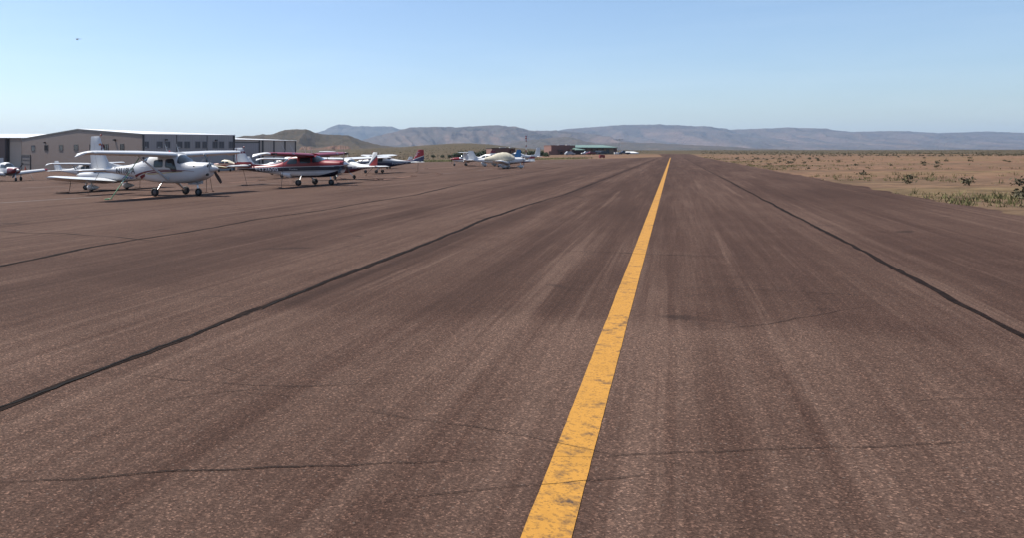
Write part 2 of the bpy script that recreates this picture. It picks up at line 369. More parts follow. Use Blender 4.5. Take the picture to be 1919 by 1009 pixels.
yclip = np.clip(AY, None, 290); AZ = np.where(AY > 290, -(C0 + GX * np.clip(AX, -190, 150) + GY * yclip) + 0.02, AZ)
AV = np.stack([AX, AY, AZ], -1).reshape(-1, 3); nt_ = len(T_)
ii = np.arange(len(S_) * nt_).reshape(len(S_), nt_)
aq = np.stack([ii[:-1, :-1], ii[:-1, 1:], ii[1:, 1:], ii[1:, :-1]], -1).reshape(-1, 4)[:, ::-1]
cen = AV[aq].mean(1); aq = aq[inpoly(cen[:, 0], cen[:, 1], APR)]
apron = mobj('apron', AV.tolist(), aq.tolist(), asphalt); fix = apron.data
if fix.polygons[0].normal.z < 0: fix.flip_normals()
tag(apron, 'weathered brown asphalt apron and taxiway with sealed cracks', kind='structure')
# pavement tone: exposed aggregate (1) or fresh dark seal (0), lane by lane
s1, t1 = st(AV[:, 0], AV[:, 1])
lane = lerp_tab([(-190, 0.98), (-60, 0.92), (-30, 0.88), (-18, 0.80), (-12, 0.70), (-9.9, 0.80), (-9.0, 0.48), (-6.2, 0.42), (-5.0, 0.66), (-4.7, 0.66), (-3.95, 0.75), (-3.7, 0.25), (-3.4, 0.42), (-3.0, 0.62), (-2.5, 0.72), (-1.9, 0.46), (-0.3, 0.42), (0.5, 0.50), (1.5, 0.56), (3.4, 0.62), (3.8, 0.50), (9, 0.62)], t1 + (vn.fbm(s1 / 6, t1 / 3, 3) - 0.45) * 0.7)
edge = [(-400, 455), (45, 490), (150, 500), (230, 519), (320, 538), (450, 553), (600, 570), (800, 579), (1000, 584), (1150, 592), (1500, 600)]
ge = np.array([[G(a, b).x, G(a, b).y] for a, b in edge])
se, te = st(ge[:, 0], ge[:, 1]); o_ = np.argsort(te)
lim = np.interp(t1, te[o_], se[o_])
below = np.clip((lim + (vn.fbm(s1 / 1.5, t1 / 1.5, 3) - 0.45) * 0.9 - s1) / 0.8, 0, 1)
worn = 0.74 + (vn.fbm(s1 / 4 + 9, t1 / 4 + 3, 4) - 0.47) * 0.7
wear = lane * (1 - below) + worn * below + (vn.fbm(s1 / 12 + 5, t1 / 2.2, 4) - 0.47) * 0.35
add_attr(apron, 'wear', np.clip(wear, 0, 1))

def strip(name, pts, width, mat, lift, jit=0.0, step=0.35, parent=None, taper=False, wob=0.0):
    P = [Vector((p[0], p[1])) for p in pts]; D = [P[0]]
    for a, b in zip(P[:-1], P[1:]):
        L = (b - a).length; n = max(1, min(60, int(L / max(step, a.length * 0.012)))); D += [a.lerp(b, (i + 1) / n) for i in range(n)]
    V = []; F = []; off = 0; wk = 0.0
    for i, p in enumerate(D):
        d = (D[min(i + 1, len(D) - 1)] - D[max(i - 1, 0)]).normalized(); nn = Vector((d.y, -d.x))
        off = 0.75 * off + random.uniform(-wob, wob); p = p + nn * off
        wk = 0.86 * wk + random.uniform(-jit, jit) * .6; wl = width * max(.25, 1 + wk + random.uniform(-jit, jit) * .5) / 2; wr = width * max(.25, 1 + wk * .6 + random.uniform(-jit, jit) * .5) / 2
        if taper: e = min(1, min(i, len(D) - 1 - i) / 6 + 0.15); wl *= e; wr *= e
        for q_ in (p - nn * wl, p + nn * wr): V.append((q_.x, q_.y, gz(q_.x, q_.y) + lift))
        if i: F.append((2 * i - 2, 2 * i - 1, 2 * i + 1, 2 * i))
    o = mobj(name, V, F, mat, parent)
    if o.data.polygons[0].normal.z < 0: o.data.flip_normals()
    return o
def gp(L): return [G(a, b) for a, b in L]
ln = [xy(s, 0.105) for s in np.concatenate([np.linspace(-30, 40, 90), np.linspace(45, 270, 60)])]
strip('yellow_taxi_line', ln, 0.215, yellow_line, 0.004, 0.02, 0.12, apron)
wide = [(-420, 930), (0, 766), (200, 690), (330, 641), (445, 596), (520, 566), (600, 534), (700, 494), (800, 457), (850, 437), (900, 414), (960, 394), (1000, 381), (1060, 364), (1100, 348), (1140, 333), (1200, 309), (1225, 299.5)]
strip('sealed_crack', gp(wide), 0.095, crackm, 0.004, 0.35, 0.25, apron, wob=0.02); strip('crack', gp(wide), 0.022, gapm, 0.007, 0.6, 0.12, apron, wob=0.03)
c2 = [(-300, 557), (0, 499), (60, 487), (150, 468), (240, 452), (330, 438), (400, 427), (480, 411), (600, 395), (700, 377), (780, 365), (860, 346), (950, 330), (1050, 313), (1130, 302)]
strip('sealed_crack', gp(c2), 0.10, crackm, 0.004, 0.4, 0.3, apron, wob=0.03); strip('crack', gp(c2), 0.03, gapm, 0.007, 0.6, 0.2, apron, wob=0.03)
thin = [
    ([(-200, 425), (0, 433), (45, 437), (110, 437), (160, 441), (215, 444), (260, 449), (300, 453)], 0.035),
    ([(215, 444), (250, 437), (300, 430), (340, 424), (380, 419)], 0.028),
    ([(-150, 436), (0, 423), (60, 414), (90, 411), (130, 407), (200, 400), (280, 393), (400, 385)], 0.03),
    ([(790, 459), (835, 460), (880, 464), (925, 468), (1000, 469), (1100, 472), (1170, 474), (1196, 476), (1300, 480), (1430, 481)], 0.020),
    ([(955, 407), (1010, 410), (1080, 411), (1180, 413)], 0.02), ([(0, 394), (100, 386), (200, 378)], 0.03),
    ([(700, 404), (760, 407), (860, 406)], 0.018), ([(890, 462), (910, 465), (924, 468)], 0.015),
    ([(1075, 366), (1095, 371), (1100, 373)], 0.05), ([(600, 360), (700, 352), (800, 343), (900, 331), (1000, 320)], 0.05), ([(520, 520), (640, 512), (760, 520)], 0.006),
    ([(1000, 345), (1100, 327), (1180, 312)], 0.05), ([(480, 372), (620, 362), (760, 348)], 0.03),
    ([(-40, 905), (150, 898), (330, 880), (560, 876), (820, 868), (985, 862)], 0.007), ([(1010, 862), (1200, 856), (1420, 846), (1700, 838), (1930, 826)], 0.007)]
strip('sealed_crack', [xy(s, 3.7) for s in np.concatenate([np.linspace(-20, 30, 60), np.linspace(34, 260, 60)])], 0.085, crackm, 0.004, 0.35, 0.25, apron, wob=0.02)
for L, wd in thin: strip('crack', gp(L), wd, gapm, 0.0055, 0.7, 0.12, apron, True, 0.018)
hr = random.Random(4)
def hairline(px, py, ang, n, wd, depth=0):
    p = G(px, py); P_ = [Vector((p.x, p.y))]
    for k in range(n):
        ang += hr.uniform(-.22, .22); P_.append(P_[-1] + Vector((math.cos(ang), math.sin(ang))) * hr.uniform(.12, .3))
        if depth < 2 and hr.random() < .10:
            q_ = P_[-1]; u = q_.x / q_.y * FPX + CXP; hv_ = (C0 + GX * q_.x + GY * q_.y) / q_.y * FPX + YH; hairline(u, hv_, ang + hr.choice((-1, 1)) * hr.uniform(.7, 1.3), n // 2, wd * .7, depth + 1)
    strip('crack', P_, wd, gapm, 0.0055, 0.7, 0.06, apron, True, 0.006)
for h_ in ((300, 560, .2, 12, .008), (760, 720, 2.9, 14, .005), (640, 960, .3, 9, .005), (1250, 620, .1, 16, .006), (1450, 900, 2.9, 12, .005), (1650, 760, .1, 14, .005), (250, 760, .2, 12, .005), (1750, 560, 2.8, 14, .009)): hairline(*h_)
marks = [([(250, 372), (292, 367.5)], .14, orange_line), ([(184, 366), (260, 363)], .12, orange_line), ([(360, 352), (480, 345.5), (520, 343)], .13, pale_line), ([(0, 380), (110, 373), (190, 368)], .16, pale_line),
         ([(712, 336.5), (768, 330.5)], .12, orange_line), ([(640, 334.8), (705, 333.5)], .12, orange_line), ([(530, 351), (590, 347)], .10, orange_line), ([(820, 325.5), (856, 323.3)], .14, pale_line),
         ([(725, 321), (795, 318.5)], .14, pale_line), ([(895, 319), (925, 316.6)], .14, pale_line), ([(960, 312), (996, 309)], .16, pale_line), ([(1018, 306), (1060, 302)], .18, pale_line), ([(430, 342), (480, 339)], .14, orange_line),
         ([(640, 341), (690, 338)], .10, pale_line), ([(40, 352), (120, 349)], .16, pale_line), ([(385, 362), (420, 360)], .10, pale_line), ([(790, 316), (850, 313)], .16, orange_line), ([(560, 342), (625, 338)], .12, pale_line)]
for L, wd, m in marks: strip('tie_down_marking', gp(L), wd * 2.6, m, 0.004, 0.15, 0.6, apron, wob=0.01)

# ------------------------------------------------------------------ hills and mountains
def ridge(name, label, prof, D, front, back, foot, mat, seed, gully=0.35, gs=1.0, cliff=0.0, ncol=260, nrow=60):
    nz = VN(seed); px = np.linspace(prof[0][0], prof[-1][0], ncol)
    zr = (YH - lerp_tab(prof, px)) / FPX * D
    zr = zr + (nz.fbm(px / 6, px * 0, 4) - 0.47) * D * 0.0012
    vv = np.concatenate([np.linspace(0, 1, nrow), 1 + np.linspace(0.08, 1, 14)])
    PX, VV = np.meshgrid(px, vv, indexing='ij'); ZR = np.repeat(zr[:, None], len(vv), 1)
    dep = np.where(VV <= 1, D - front * (1 - VV), D + back * (VV - 1))
    Xs = (PX - CXP) / FPX * D; H = ZR - foot
    g = np.where(VV <= 1, VV ** 1.25, 1 - (VV - 1) ** 1.5)
    if cliff > 0:
        jit = (nz.fbm(Xs / (front * 0.10), VV * 0, 3) - 0.47) * 0.22
        g1 = np.interp(np.clip(VV + jit * np.sin(np.clip(VV, 0, 1) * math.pi), 0, 1), [0, .25, .55, .74, .765, .85, .90, .925, 1], [0, .12, .36, .58, .74, .80, .85, .99, 1]); g = np.where(VV <= 1, g1, g)
    u = Xs / (front * 0.28 / gs)
    r1 = 1 - np.abs(2 * nz.fbm(u, VV * 1.1 + nz.fbm(u * 0.6, VV * 2, 2) * 1.2, 4) / 0.94 - 1)
    r2 = nz.fbm(u * 3.3, VV * 5, 4) - 0.47
    env = np.sin(np.clip(VV, 0, 1) * math.pi) ** 0.7 * (VV <= 1)
    Z = foot + H * np.clip(g, 0, 1) - H * env * (gully * np.clip(2.4 * (1 - r1), 0, 1.25) + 0.35 * gully * r2)
    ed = np.clip(np.minimum(np.arange(ncol), ncol - 1 - np.arange(ncol)) / 10, 0, 1)[:, None]
    Z = foot + (Z - foot) * ed - 5 * (1 - ed) * D / 3000
    V = np.stack([Xs, dep, Z], -1).reshape(-1, 3); n2 = len(vv); ii = np.arange(ncol * n2).reshape(ncol, n2)
    q = np.stack([ii[:-1, :-1], ii[1:, :-1], ii[1:, 1:], ii[:-1, 1:]], -1).reshape(-1, 4)
    o = mobj(name, V.tolist(), q.tolist(), mat, smooth=True); tag(o, label, kind='structure'); return o
hillm = rock_mat('hill_scrub', (0.078, 0.055, 0.033), (0.046, 0.035, 0.020), (0.10, 0.068, 0.048), 0.008, (0.030, 0.026, 0.014), 0.6)
rangem = rock_mat('range_rock', (0.098, 0.070, 0.058), (0.044, 0.036, 0.033), (0.17, 0.115, 0.09), 0.0016, (0.08, 0.075, 0.055), 0.5)
mesam = rock_mat('mesa_rock', (0.075, 0.062, 0.052), (0.05, 0.046, 0.04), (0.08, 0.065, 0.055), 0.001, (0.07, 0.07, 0.05), 0.4)
bluffm = rock_mat('bluff_rock', (0.085, 0.06, 0.045), (0.05, 0.042, 0.032), (0.07, 0.05, 0.04), 0.004, (0.06, 0.06, 0.04), 0.6)
redrock = rock_mat('red_cliff_rock', (0.15, 0.078, 0.055), (0.085, 0.06, 0.04), (0.20, 0.105, 0.07), 0.03, (0.08, 0.07, 0.05), 0.3)
ridge('mesa', 'distant blue flat-topped mesa behind the olive hill', [(520, 262), (575, 252), (593, 248), (608, 244), (620, 237.5), (632, 233.2), (648, 233), (656, 234.8), (662, 236.2), (730, 236.4), (738, 238), (746, 241.5), (770, 242.5), (830, 243), (900, 250)], 15000, 3500, 2500, -10, mesam, 5, 0.3, 1.2, 0.25)
ridge('mountain_range', 'long mauve mountain range behind the airfield', [(600, 280), (660, 268), (700, 256), (735, 248), (757, 242), (768, 238.6), (800, 238), (828, 237.2), (848, 237.6), (854, 238.6), (875, 237), (900, 235.8), (928, 234), (944, 235), (952, 237), (966, 236.8), (984, 243), (1000, 244.5), (1050, 245), (1090, 248), (1130, 256), (1180, 266), (1240, 276)], 9000, 3200, 2500, -8, rangem, 8, 0.62, 2.2, 0.18, 480, 84)
ridge('mountain_range', 'long hazy mountain range rising to the right', [(960, 262), (1010, 250), (1048, 244.6), (1060, 241.5), (1090, 239.5), (1120, 237.2), (1150, 235), (1175, 233.6), (1200, 233.2), (1260, 234), (1310, 237), (1370, 243), (1420, 241), (1480, 238.5), (1540, 241), (1600, 247), (1680, 245), (1760, 249), (1850, 246), (1960, 250), (2080, 246), (2250, 256), (2450, 268)], 12500, 4200, 3000, -10, rangem, 13, 0.6, 2.0, 0.2, 480, 80)
ridge('bluffs', 'dark rocky bluffs in front of the mountain range', [(900, 277), (950, 271), (985, 263), (1010, 261), (1035, 258), (1055, 255.5), (1068, 257), (1080, 261.5), (1092, 266), (1130, 269), (1170, 266.5), (1230, 268), (1300, 272), (1400, 276)], 6000, 1500, 900, -6, bluffm, 21, 0.55, 2.0, 0.3, 260, 40)
ridge('hill', 'olive scrub-covered hill with a flat top behind the hangars', [(330, 272), (400, 263), (440, 259), (450, 255.5), (462, 253.6), (474, 254.2), (486, 252.6), (493, 251), (503, 252.4), (516, 249.6), (524, 246), (533, 243.4), (556, 241.6), (577, 242.6), (584, 245.5), (592, 248.8), (612, 251.8), (652, 253), (660, 256), (676, 262), (694, 267.5), (714, 272), (742, 275.6), (775, 278)], 3000, 1150, 700, -3, hillm, 17, 0.42, 2.0, 0.10, 380, 64)
ridge('cliff', 'low reddish cliffs at the foot of the olive hill', [(556, 281), (566, 274.5), (580, 274), (592, 277), (604, 276), (616, 274), (628, 272), (640, 271.6), (650, 272.6), (657, 276), (664, 280.5)], 1820, 130, 300, -2.5, redrock, 29, 0.5, 2.2, 0.5, 140, 26)

# ------------------------------------------------------------------ haze
hz = MB().box(-16700, 16700, -16200, 18700, -40, 520).build('haze', None); hz.data.materials.clear()
hm = bpy.data.materials.new('haze_air'); hm.use_nodes = True; ht = hm.node_tree; ht.nodes.clear()
ho = ht.nodes.new('ShaderNodeOutputMaterial'); hv = ht.nodes.new('ShaderNodeVolumePrincipled')
hv.inputs['Color'].default_value = (0.54, 0.73, 1.0, 1); hv.inputs['Density'].default_value = 3.7e-5; hv.inputs['Anisotropy'].default_value = 0.2
ht.links.new(hv.outputs[0], ho.inputs['Volume']); hz.data.materials.append(hm); tag(hz, 'thin blue desert haze over the whole airfield', kind='stuff')

# ------------------------------------------------------------------ hangars
tan_wall = siding_mat('tan_siding', (0.175, 0.126, 0.106), 0.35, 0.5, (1.45, (0.155, 0.118, 0.102))); grey_wall = siding_mat('grey_siding', (0.40, 0.365, 0.345), 0.35)
olive_wall = siding_mat('olive_siding', (0.58, 0.50, 0.41), 0.35); roof_m = siding_mat('roof_metal', (0.80, 0.80, 0.79), 0.5, 0.38, None, 0.0)
trim = paint('dark_trim', (0.06, 0.055, 0.055), 0.5, 0, 0.1, 0); doorm = siding_mat('door_panel', (0.25, 0.24, 0.23), 0.2); dark_grey = paint('dark_grey_paint', (0.13, 0.12, 0.12), 0.6, 0, 0.1, 0)  # last one: even dark grey paint for the hangar door and short walls
concrete = flat('concrete', (0.30, 0.25, 0.22), 0.9, 0, 0.2, 2)
def wall_obj(name, p0, p1, zb0, zb1, top, mat, parent, thick=0.25):
    """wall from p0 to p1 whose top follows [(fraction, z), ...]; the object's own x runs along the wall and z up from its base"""
    d = Vector((p1[0] - p0[0], p1[1] - p0[1])); L = d.length; zb = min(zb0, zb1)
    pts = [(0, zb0 - zb), (L, zb1 - zb)] + [(f * L, z - zb) for f, z in reversed(top)]
    n = len(pts); V = [(x, 0, z) for x, z in pts] + [(x, thick, z) for x, z in pts]
    F = [tuple(range(n)), tuple(range(2 * n - 1, n - 1, -1))] + [(i, i + n, (i + 1) % n + n, (i + 1) % n) for i in range(n)]
    o = mobj(name, V, F, mat, parent); fix_normals(o); o.location = (p0[0], p0[1], zb); o.rotation_euler = (0, 0, math.atan2(d.y, d.x)); return o, L
def on_wall(name, wall, x0, x1, z0, z1, mat, depth=0.05, parent=None, out=0.0):
    """a panel standing proud of the wall's face"""
    o = MB().box(x0, x1, -depth - out, 0.02 - out, z0, z1).build(name, mat, parent or wall)
    return o
def window_on(wall, x0, x1, z0, z1, pane_mat, frame_mat=None):
    fr = MB(); t = 0.07
    for a in ((x0 - t, x1 + t, z0 - t, z0), (x0 - t, x1 + t, z1, z1 + t), (x0 - t, x0, z0, z1), (x1, x1 + t, z0, z1), ((x0 + x1) / 2 - .025, (x0 + x1) / 2 + .025, z0, z1)): fr.box(a[0], a[1], -0.07, 0.02, a[2], a[3])
    f = fr.build('window', frame_mat or trim, wall)
    mobj('pane', [(x0, -0.02, z0), (x1, -0.02, z0), (x1, -0.02, z1), (x0, -0.02, z1)], [(0, 1, 2, 3)], pane_mat, f)
    return f
HZ = 2.0                                       # eave height above the eye
HL, HC = Vector((-56, 150)), Vector((-23.3, 105)); gd = (HC - HL).normalized(); pd = Vector((-gd.y, gd.x)); pd = pd if pd.x > 0 else -pd
HE = HC + pd * 13.9
def zt(p): return float(terrain(p[0], p[1])) + 0.03
hangar = empty('hangar', (0, 0, 0)); tag(hangar, 'large tan and grey metal hangar with low white gabled roof', 'hangar')
pk = 0.555; PKZ = 3.15
gable, gL = wall_obj('wall', HL, HC, zt(HL) - .2, zt(HC) - .2, [(0, HZ), (pk, PKZ), (1, HZ)], tan_wall, hangar)
side, sL = wall_obj('wall', HC, HE, zt(HC) - .2, zt(HE) - .2, [(0, HZ), (1, HZ)], grey_wall, hangar); side['label'] = 'blue grey side wall'
gb, sb = gable.location.z, side.location.z
back = HL + pd * 13.9; wall_obj('wall', HE, back, zt(HE) - .2, zt(back) - .2, [(0, HZ), (1, HZ)], tan_wall, hangar); wall_obj('wall', back, HL, zt(back) - .2, zt(HL) - .2, [(0, HZ), (1, HZ)], tan_wall, hangar)
def slab(name, a, b, c, d, th, mat, parent):
    V = [Vector(p) for p in (a, b, c, d)]; V += [v + Vector((0, 0, th)) for v in V]
    o = mobj(name, V, [(3, 2, 1, 0), (4, 5, 6, 7), (0, 1, 5, 4), (1, 2, 6, 5), (2, 3, 7, 6), (3, 0, 4, 7)], mat, parent); return fix_normals(o)
def P3(p, z): return (p.x, p.y, z)
ov = 0.05; Pk = HL + (HC - HL) * pk
cr = [HL - gd * ov - pd * ov, HC + gd * ov - pd * ov, HE + gd * ov + pd * ov, back - gd * ov + pd * ov]; ap = Pk - pd * ov; aq_ = Pk + pd * 1.5
RV = [P3(p_, HZ) for p_ in cr] + [P3(ap, PKZ + .02), P3(aq_, PKZ + .02)]; RV += [(v[0], v[1], v[2] + .09) for v in RV]
for fc in ([1, 2, 5, 4], [2, 3, 5], [3, 0, 4, 5]):
    n = len(fc); o = mobj('roof', [RV[q_] for q_ in fc] + [RV[q_ + 6] for q_ in fc], [tuple(range(n))[::-1], tuple(range(n, 2 * n))] + [(q_, (q_ + 1) % n, (q_ + 1) % n + n, q_ + n) for q_ in range(n)], roof_m, hangar); fix_normals(o)
for (a, b, za, zb) in ((HL - gd * ov, Pk, HZ, PKZ + .02), (Pk, HC + gd * ov, PKZ + .02, HZ)):
    qa, qb = a - pd * (ov + .03), b - pd * (ov + .03)
    slab('rake_trim', P3(qa, za - .16), P3(qb, zb - .16), P3(qb + pd * .03, zb - .16), P3(qa + pd * .03, za - .16), .24, trim, hangar)
def wx(wall_p0, d, L, px):                      # distance along a wall seen at picture column px
    u = (px - CXP) / FPX; return (u * wall_p0.y - wall_p0.x) / (d.x - u * d.y)
def wz(p0, d, x, py): p = p0 + d * x; return -(py - YH) / FPX * p.y
def wrect(p0, d, L, px0, px1, py0, py1):
    x0, x1 = wx(p0, d, L, px0), wx(p0, d, L, px1); xm = (x0 + x1) / 2
    return x0, x1, wz(p0, d, xm, py1), wz(p0, d, xm, py0)
for i, (a, b) in enumerate([(59.3, 65.3), (84, 90), (111.2, 117.8), (139.3, 146), (168.6, 175), (196.5, 202.5), (226, 232)]):
    x0, x1, z0, z1 = wrect(HL, gd, gL, a, b, 272.6 - i * .45, 281.8 - i * .25); window_on(gable, x0, x1, z0 - gb, z1 - gb, pale_glass if i in (0,) else dark_glass)
x0, x1, z0, z1 = wrect(HL, gd, gL, 41.5, 57.0, 292.5, 319)
dr = MB().box(x0, x1, -.06, .02, 0.15, z1 - gb).build('door', dark_grey, gable)
for zz in (0.50, 0.76): MB().box(x0 + .3, x1 - .2, -.09, -.05, (z1 - gb) * zz - .06, (z1 - gb) * zz + .06).build('door_rail', trim, dr)
MB().box(x0 - .22, x0, -.12, .02, 0.1, z1 - gb + .3).box(x1, x1 + .22, -.12, .02, 0.1, z1 - gb + .3).box(x0, x1, -.12, .02, z1 - gb, z1 - gb + .3).build('door_frame', trim, gable)
for a, b in ((85, 267), (216, 262)):
    x = wx(HL, gd, gL, a); z = wz(HL, gd, x, b) - gb; MB().box(x - .22, x + .22, -.35, .0, z - .12, z + .12).build('wall_lamp', trim, gable)
dim_glass = glass_mat('dim_pane', (0.13, 0.13, 0.135), 0.2); dim_frame = paint('grey_frame', (0.22, 0.21, 0.205), 0.5, 0, 0.1, 0)
for i, (a, b) in enumerate([(271, 278), (294.5, 304), (309.5, 318), (332.5, 341), (346, 355), (366.5, 374.5), (380, 387), (399, 407), (411, 419), (429.5, 436.5)]):
    x0, x1, z0, z1 = wrect(HC, pd, sL, a, b, 265.5, 276.5); window_on(side, x0, x1, z0 - sb, z1 - sb, dim_glass, dim_frame)
    if i in (0, 1, 2, 3): MB().box(x0 + .08, (x0 + x1) / 2 + .1, -.034, -.025, z0 - sb + .03, z0 - sb + .13).build('sticker', white, side)
for a in (331, 388):
    x = wx(HC, pd, sL, a); MB().box(x - .04, x + .04, -.05, .02, .1, HZ - sb - .05).build('wall_seam', trim, side)
for a, wdt in ((267.0, .12), (438.4, .14)):
    x = min(max(wx(HC, pd, sL, a), .10), sL - .10); MB().box(x - wdt, x + wdt, -.09, .02, .05, HZ - sb - .02).build('corner_trim', trim, side)
for a, b in ((311, 261.5), (404.5, 262.5)):
    x = wx(HC, pd, sL, a); z = wz(HC, pd, x, b) - sb; MB().box(x - .14, x + .14, -.3, 0, z - .1, z + .1).build('wall_lamp', trim, side)

h2 = empty('hangar'); tag(h2, 'olive grey hangar with dark door posts right of the large hangar', 'hangar')
a2, b2 = Vector(((410 - CXP) / FPX * 150, 150)), Vector(((555 - CXP) / FPX * 150, 150)); ze = (YH - 264) / FPX * 150
wl, L2 = wall_obj('wall', a2, b2, zt(a2) - .3, zt(b2) - .3, [(0, ze + .35), (1, ze)], olive_wall, h2); zb2 = wl.location.z
c2_ = b2 + Vector((-2, 26)); d2 = a2 + Vector((-12, 28)); wall_obj('wall', b2, c2_, zt(b2) - .3, zt(c2_) - .3, [(0, ze), (1, ze + .2)], olive_wall, h2)
slab('roof', (a2.x, 149.7, ze + .36), (b2.x + .15, 149.7, ze + .02), (b2.x + .1, 152, ze + .05), (a2.x - 16, 176, ze + 1.45), .08, roof_m, h2)
for a, wd in ((486, .22), (492.5, .28), (513.5, .2), (534, .2), (553.9, .22)):
    x = (a - 410) / 145 * L2; on_wall('door_post', wl, x - wd / 2, x + wd / 2, 0, ze - zb2 - .02 + .35 * (1 - x / L2), trim, .12)
on_wall('door_panel', wl, (441 - 410) / 145 * L2, (485 - 410) / 145 * L2, 0.1, ze - zb2 - .35, grey_wall, .06)
on_wall('door_header', wl, (440 - 410) / 145 * L2, (485 - 410) / 145 * L2, ze - zb2 - .32, ze - zb2 - .18, trim, .09)
h3 = empty('hangar'); tag(h3, 'tan hangar with white roof at the left edge of the picture', 'hangar')
Y3 = 168.0; a3 = Vector(((-190 - CXP) / FPX * Y3, Y3)); b3 = Vector(((11.5 - CXP) / FPX * Y3, Y3)); e3 = Vector(((70 - CXP) / FPX * Y3, Y3 + .8)); z3 = (YH - 258.2) / FPX * Y3
w3, L3 = wall_obj('wall', a3, b3, zt(a3) - .4, zt(b3) - .4, [(0, z3), (1, z3)], tan_wall, h3); zb3 = w3.location.z
w4, L4 = wall_obj('wall', Vector((b3.x, Y3 + .8)), e3, zt(b3) - .4, zt(e3) - .4, [(0, z3), (1, z3)], olive_wall, h3)
wall_obj('wall', b3, Vector((b3.x + .02, Y3 + .8)), zt(b3) - .4, zt(b3) - .4, [(0, z3), (1, z3)], dark_grey, h3)
on_wall('corner_post', w4, 0.05, .45, 0, z3 - w4.location.z - .02, trim, .12)
x0 = L3 - (11.5 - 0) / FPX * Y3; on_wall('door', w3, x0 - 2, x0 + .75, .2, (YH - 295.5) / FPX * Y3 - zb3, white, .06); on_wall('door_post', w3, L3 - .2, L3 - .01, 0, z3 - zb3 - .02, trim, .1)
on_wall('eave_panel', w4, .47, L4, z3 - w4.location.z - .85, z3 - w4.location.z - .02, grey_wall, .08)
slab('roof', (a3.x, Y3 - .35, z3), (e3.x, Y3 - .35, z3), (e3.x, Y3 + 24, z3 + 1.22), (a3.x, Y3 + 24, z3 + 1.22), .10, roof_m, h3)

# ------------------------------------------------------------------ terminal area
brick_m = siding_mat('brown_block', (0.19, 0.088, 0.068), 0.6, 0.85); stone_m = flat('tan_stone', (0.32, 0.235, 0.17), 0.9, 0, 0.25, 1.2); green_roof = siding_mat('green_roof', (0.12, 0.195, 0.15), 0.5, 0.45)
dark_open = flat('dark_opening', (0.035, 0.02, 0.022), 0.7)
def bl(px0, px1, py0, py1, Y, depth):           # block: front face at depth Y
    x0, x1 = (px0 - CXP) / FPX * Y, (px1 - CXP) / FPX * Y; return x0, x1, Y, Y + depth, -(py1 - YH) / FPX * Y, -(py0 - YH) / FPX * Y
def blk(name, mat, parent, px0, px1, py0, py1, Y, depth): return MB().box(*bl(px0, px1, py0, py1, Y, depth)).build(name, mat, parent)
bb = empty('block_building', A(943, 292, 262)); bb.location = (0, 0, 0); tag(bb, 'small brown block building behind the parked aircraft', 'building')
blk('wall', brick_m, bb, 922, 956, 277.6, 296, 262, 9); blk('wall', brick_m, bb, 956, 965.5, 278.2, 296, 263.5, 7); blk('roof', trim, bb, 921.4, 966, 276.8, 277.6, 261.8, 9.3)
for a, b in ((957.5, 959.5), (961, 963)): blk('door', stone_m, bb, a, b, 283, 291, 263.4, .2)
blk('opening', dark_open, bb, 955, 957.2, 281, 291, 261.9, .3); blk('vent', white, bb, 955.5, 958, 275.6, 277, 264, 1.5); blk('vent', white, bb, 937, 948, 276, 276.8, 264, 1.5); blk('wall_sign', white, bb, 925, 926.5, 281, 282.5, 261.9, .2)
tb = empty('terminal_building'); tag(tb, 'brown block terminal with green metal roofed hall on its right', 'building')
YT = 400.0; base_y = 294
blk('wall', brick_m, tb, 1033, 1078, 272.2, base_y, YT, 13); blk('parapet', brick_m, tb, 1032.6, 1078.4, 271.8, 272.4, YT - .1, 13.2); blk('wall', brick_m, tb, 1028.5, 1045, 283, base_y, YT - 4, 4.2); blk('opening', dark_open, tb, 1050, 1054.5, 284.5, 290, YT - .15, .4)
blk('canopy', trim, tb, 1047, 1056, 281.2, 282.4, YT - 1.2, 1.2); blk('vent', white, tb, 1062, 1067, 270.9, 271.8, YT + 2, 2); blk('vent', greyp, tb, 1047, 1058, 270.9, 271.8, YT + 5, 2)
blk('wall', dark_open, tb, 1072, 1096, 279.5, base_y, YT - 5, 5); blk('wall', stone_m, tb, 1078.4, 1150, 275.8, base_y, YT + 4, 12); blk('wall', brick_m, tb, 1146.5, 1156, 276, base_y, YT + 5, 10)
for a in (1098, 1108.5, 1119, 1129.5): blk('column', brick_m, tb, a, a + 2.2, 276.4, 281.5, YT + 3.4, .8)
blk('opening', paint('blue_grey_door', (0.03, 0.05, 0.08)), tb, 1136.5, 1142, 279.3, 286.5, YT + 3.8, .4); blk('wall', dark_grey, tb, 1116, 1131, 284.5, base_y, YT + 1, 3.2); blk('roof', greyp, tb, 1115.6, 1131.4, 282, 284.6, YT + .8, 3.4)
def hip(name, px0, px1, pye, pyr, Y, depth, cut0, cut1, mat, parent):
    x0, x1 = (px0 - CXP) / FPX * Y, (px1 - CXP) / FPX * Y; e = -(pye - YH) / FPX * Y; r = -(pyr - YH) / FPX * (Y + depth / 2)
    V = [(x0, Y, e), (x1, Y, e), (x1, Y + depth, e), (x0, Y + depth, e), (x0 + cut0, Y + depth / 2, r), (x1 - cut1, Y + depth / 2, r)]; V += [(v[0], v[1], v[2] - .35) for v in V[:4]]
    o = mobj(name, V, [(0, 1, 5, 4), (1, 2, 5), (2, 3, 4, 5), (3, 0, 4), (0, 6, 7, 1), (1, 7, 8, 2), (2, 8, 9, 3), (3, 9, 6, 0), (6, 9, 8, 7)], mat, parent); return fix_normals(o)
hip('roof', 1078, 1158.5, 275.9, 271.4, YT + 1, 20, 0.5, 4.2, green_roof, tb); hip('roof', 1078.6, 1097.5, 280.2, 277.0, YT - 6.2, 8, .2, 4.0, green_roof, tb)
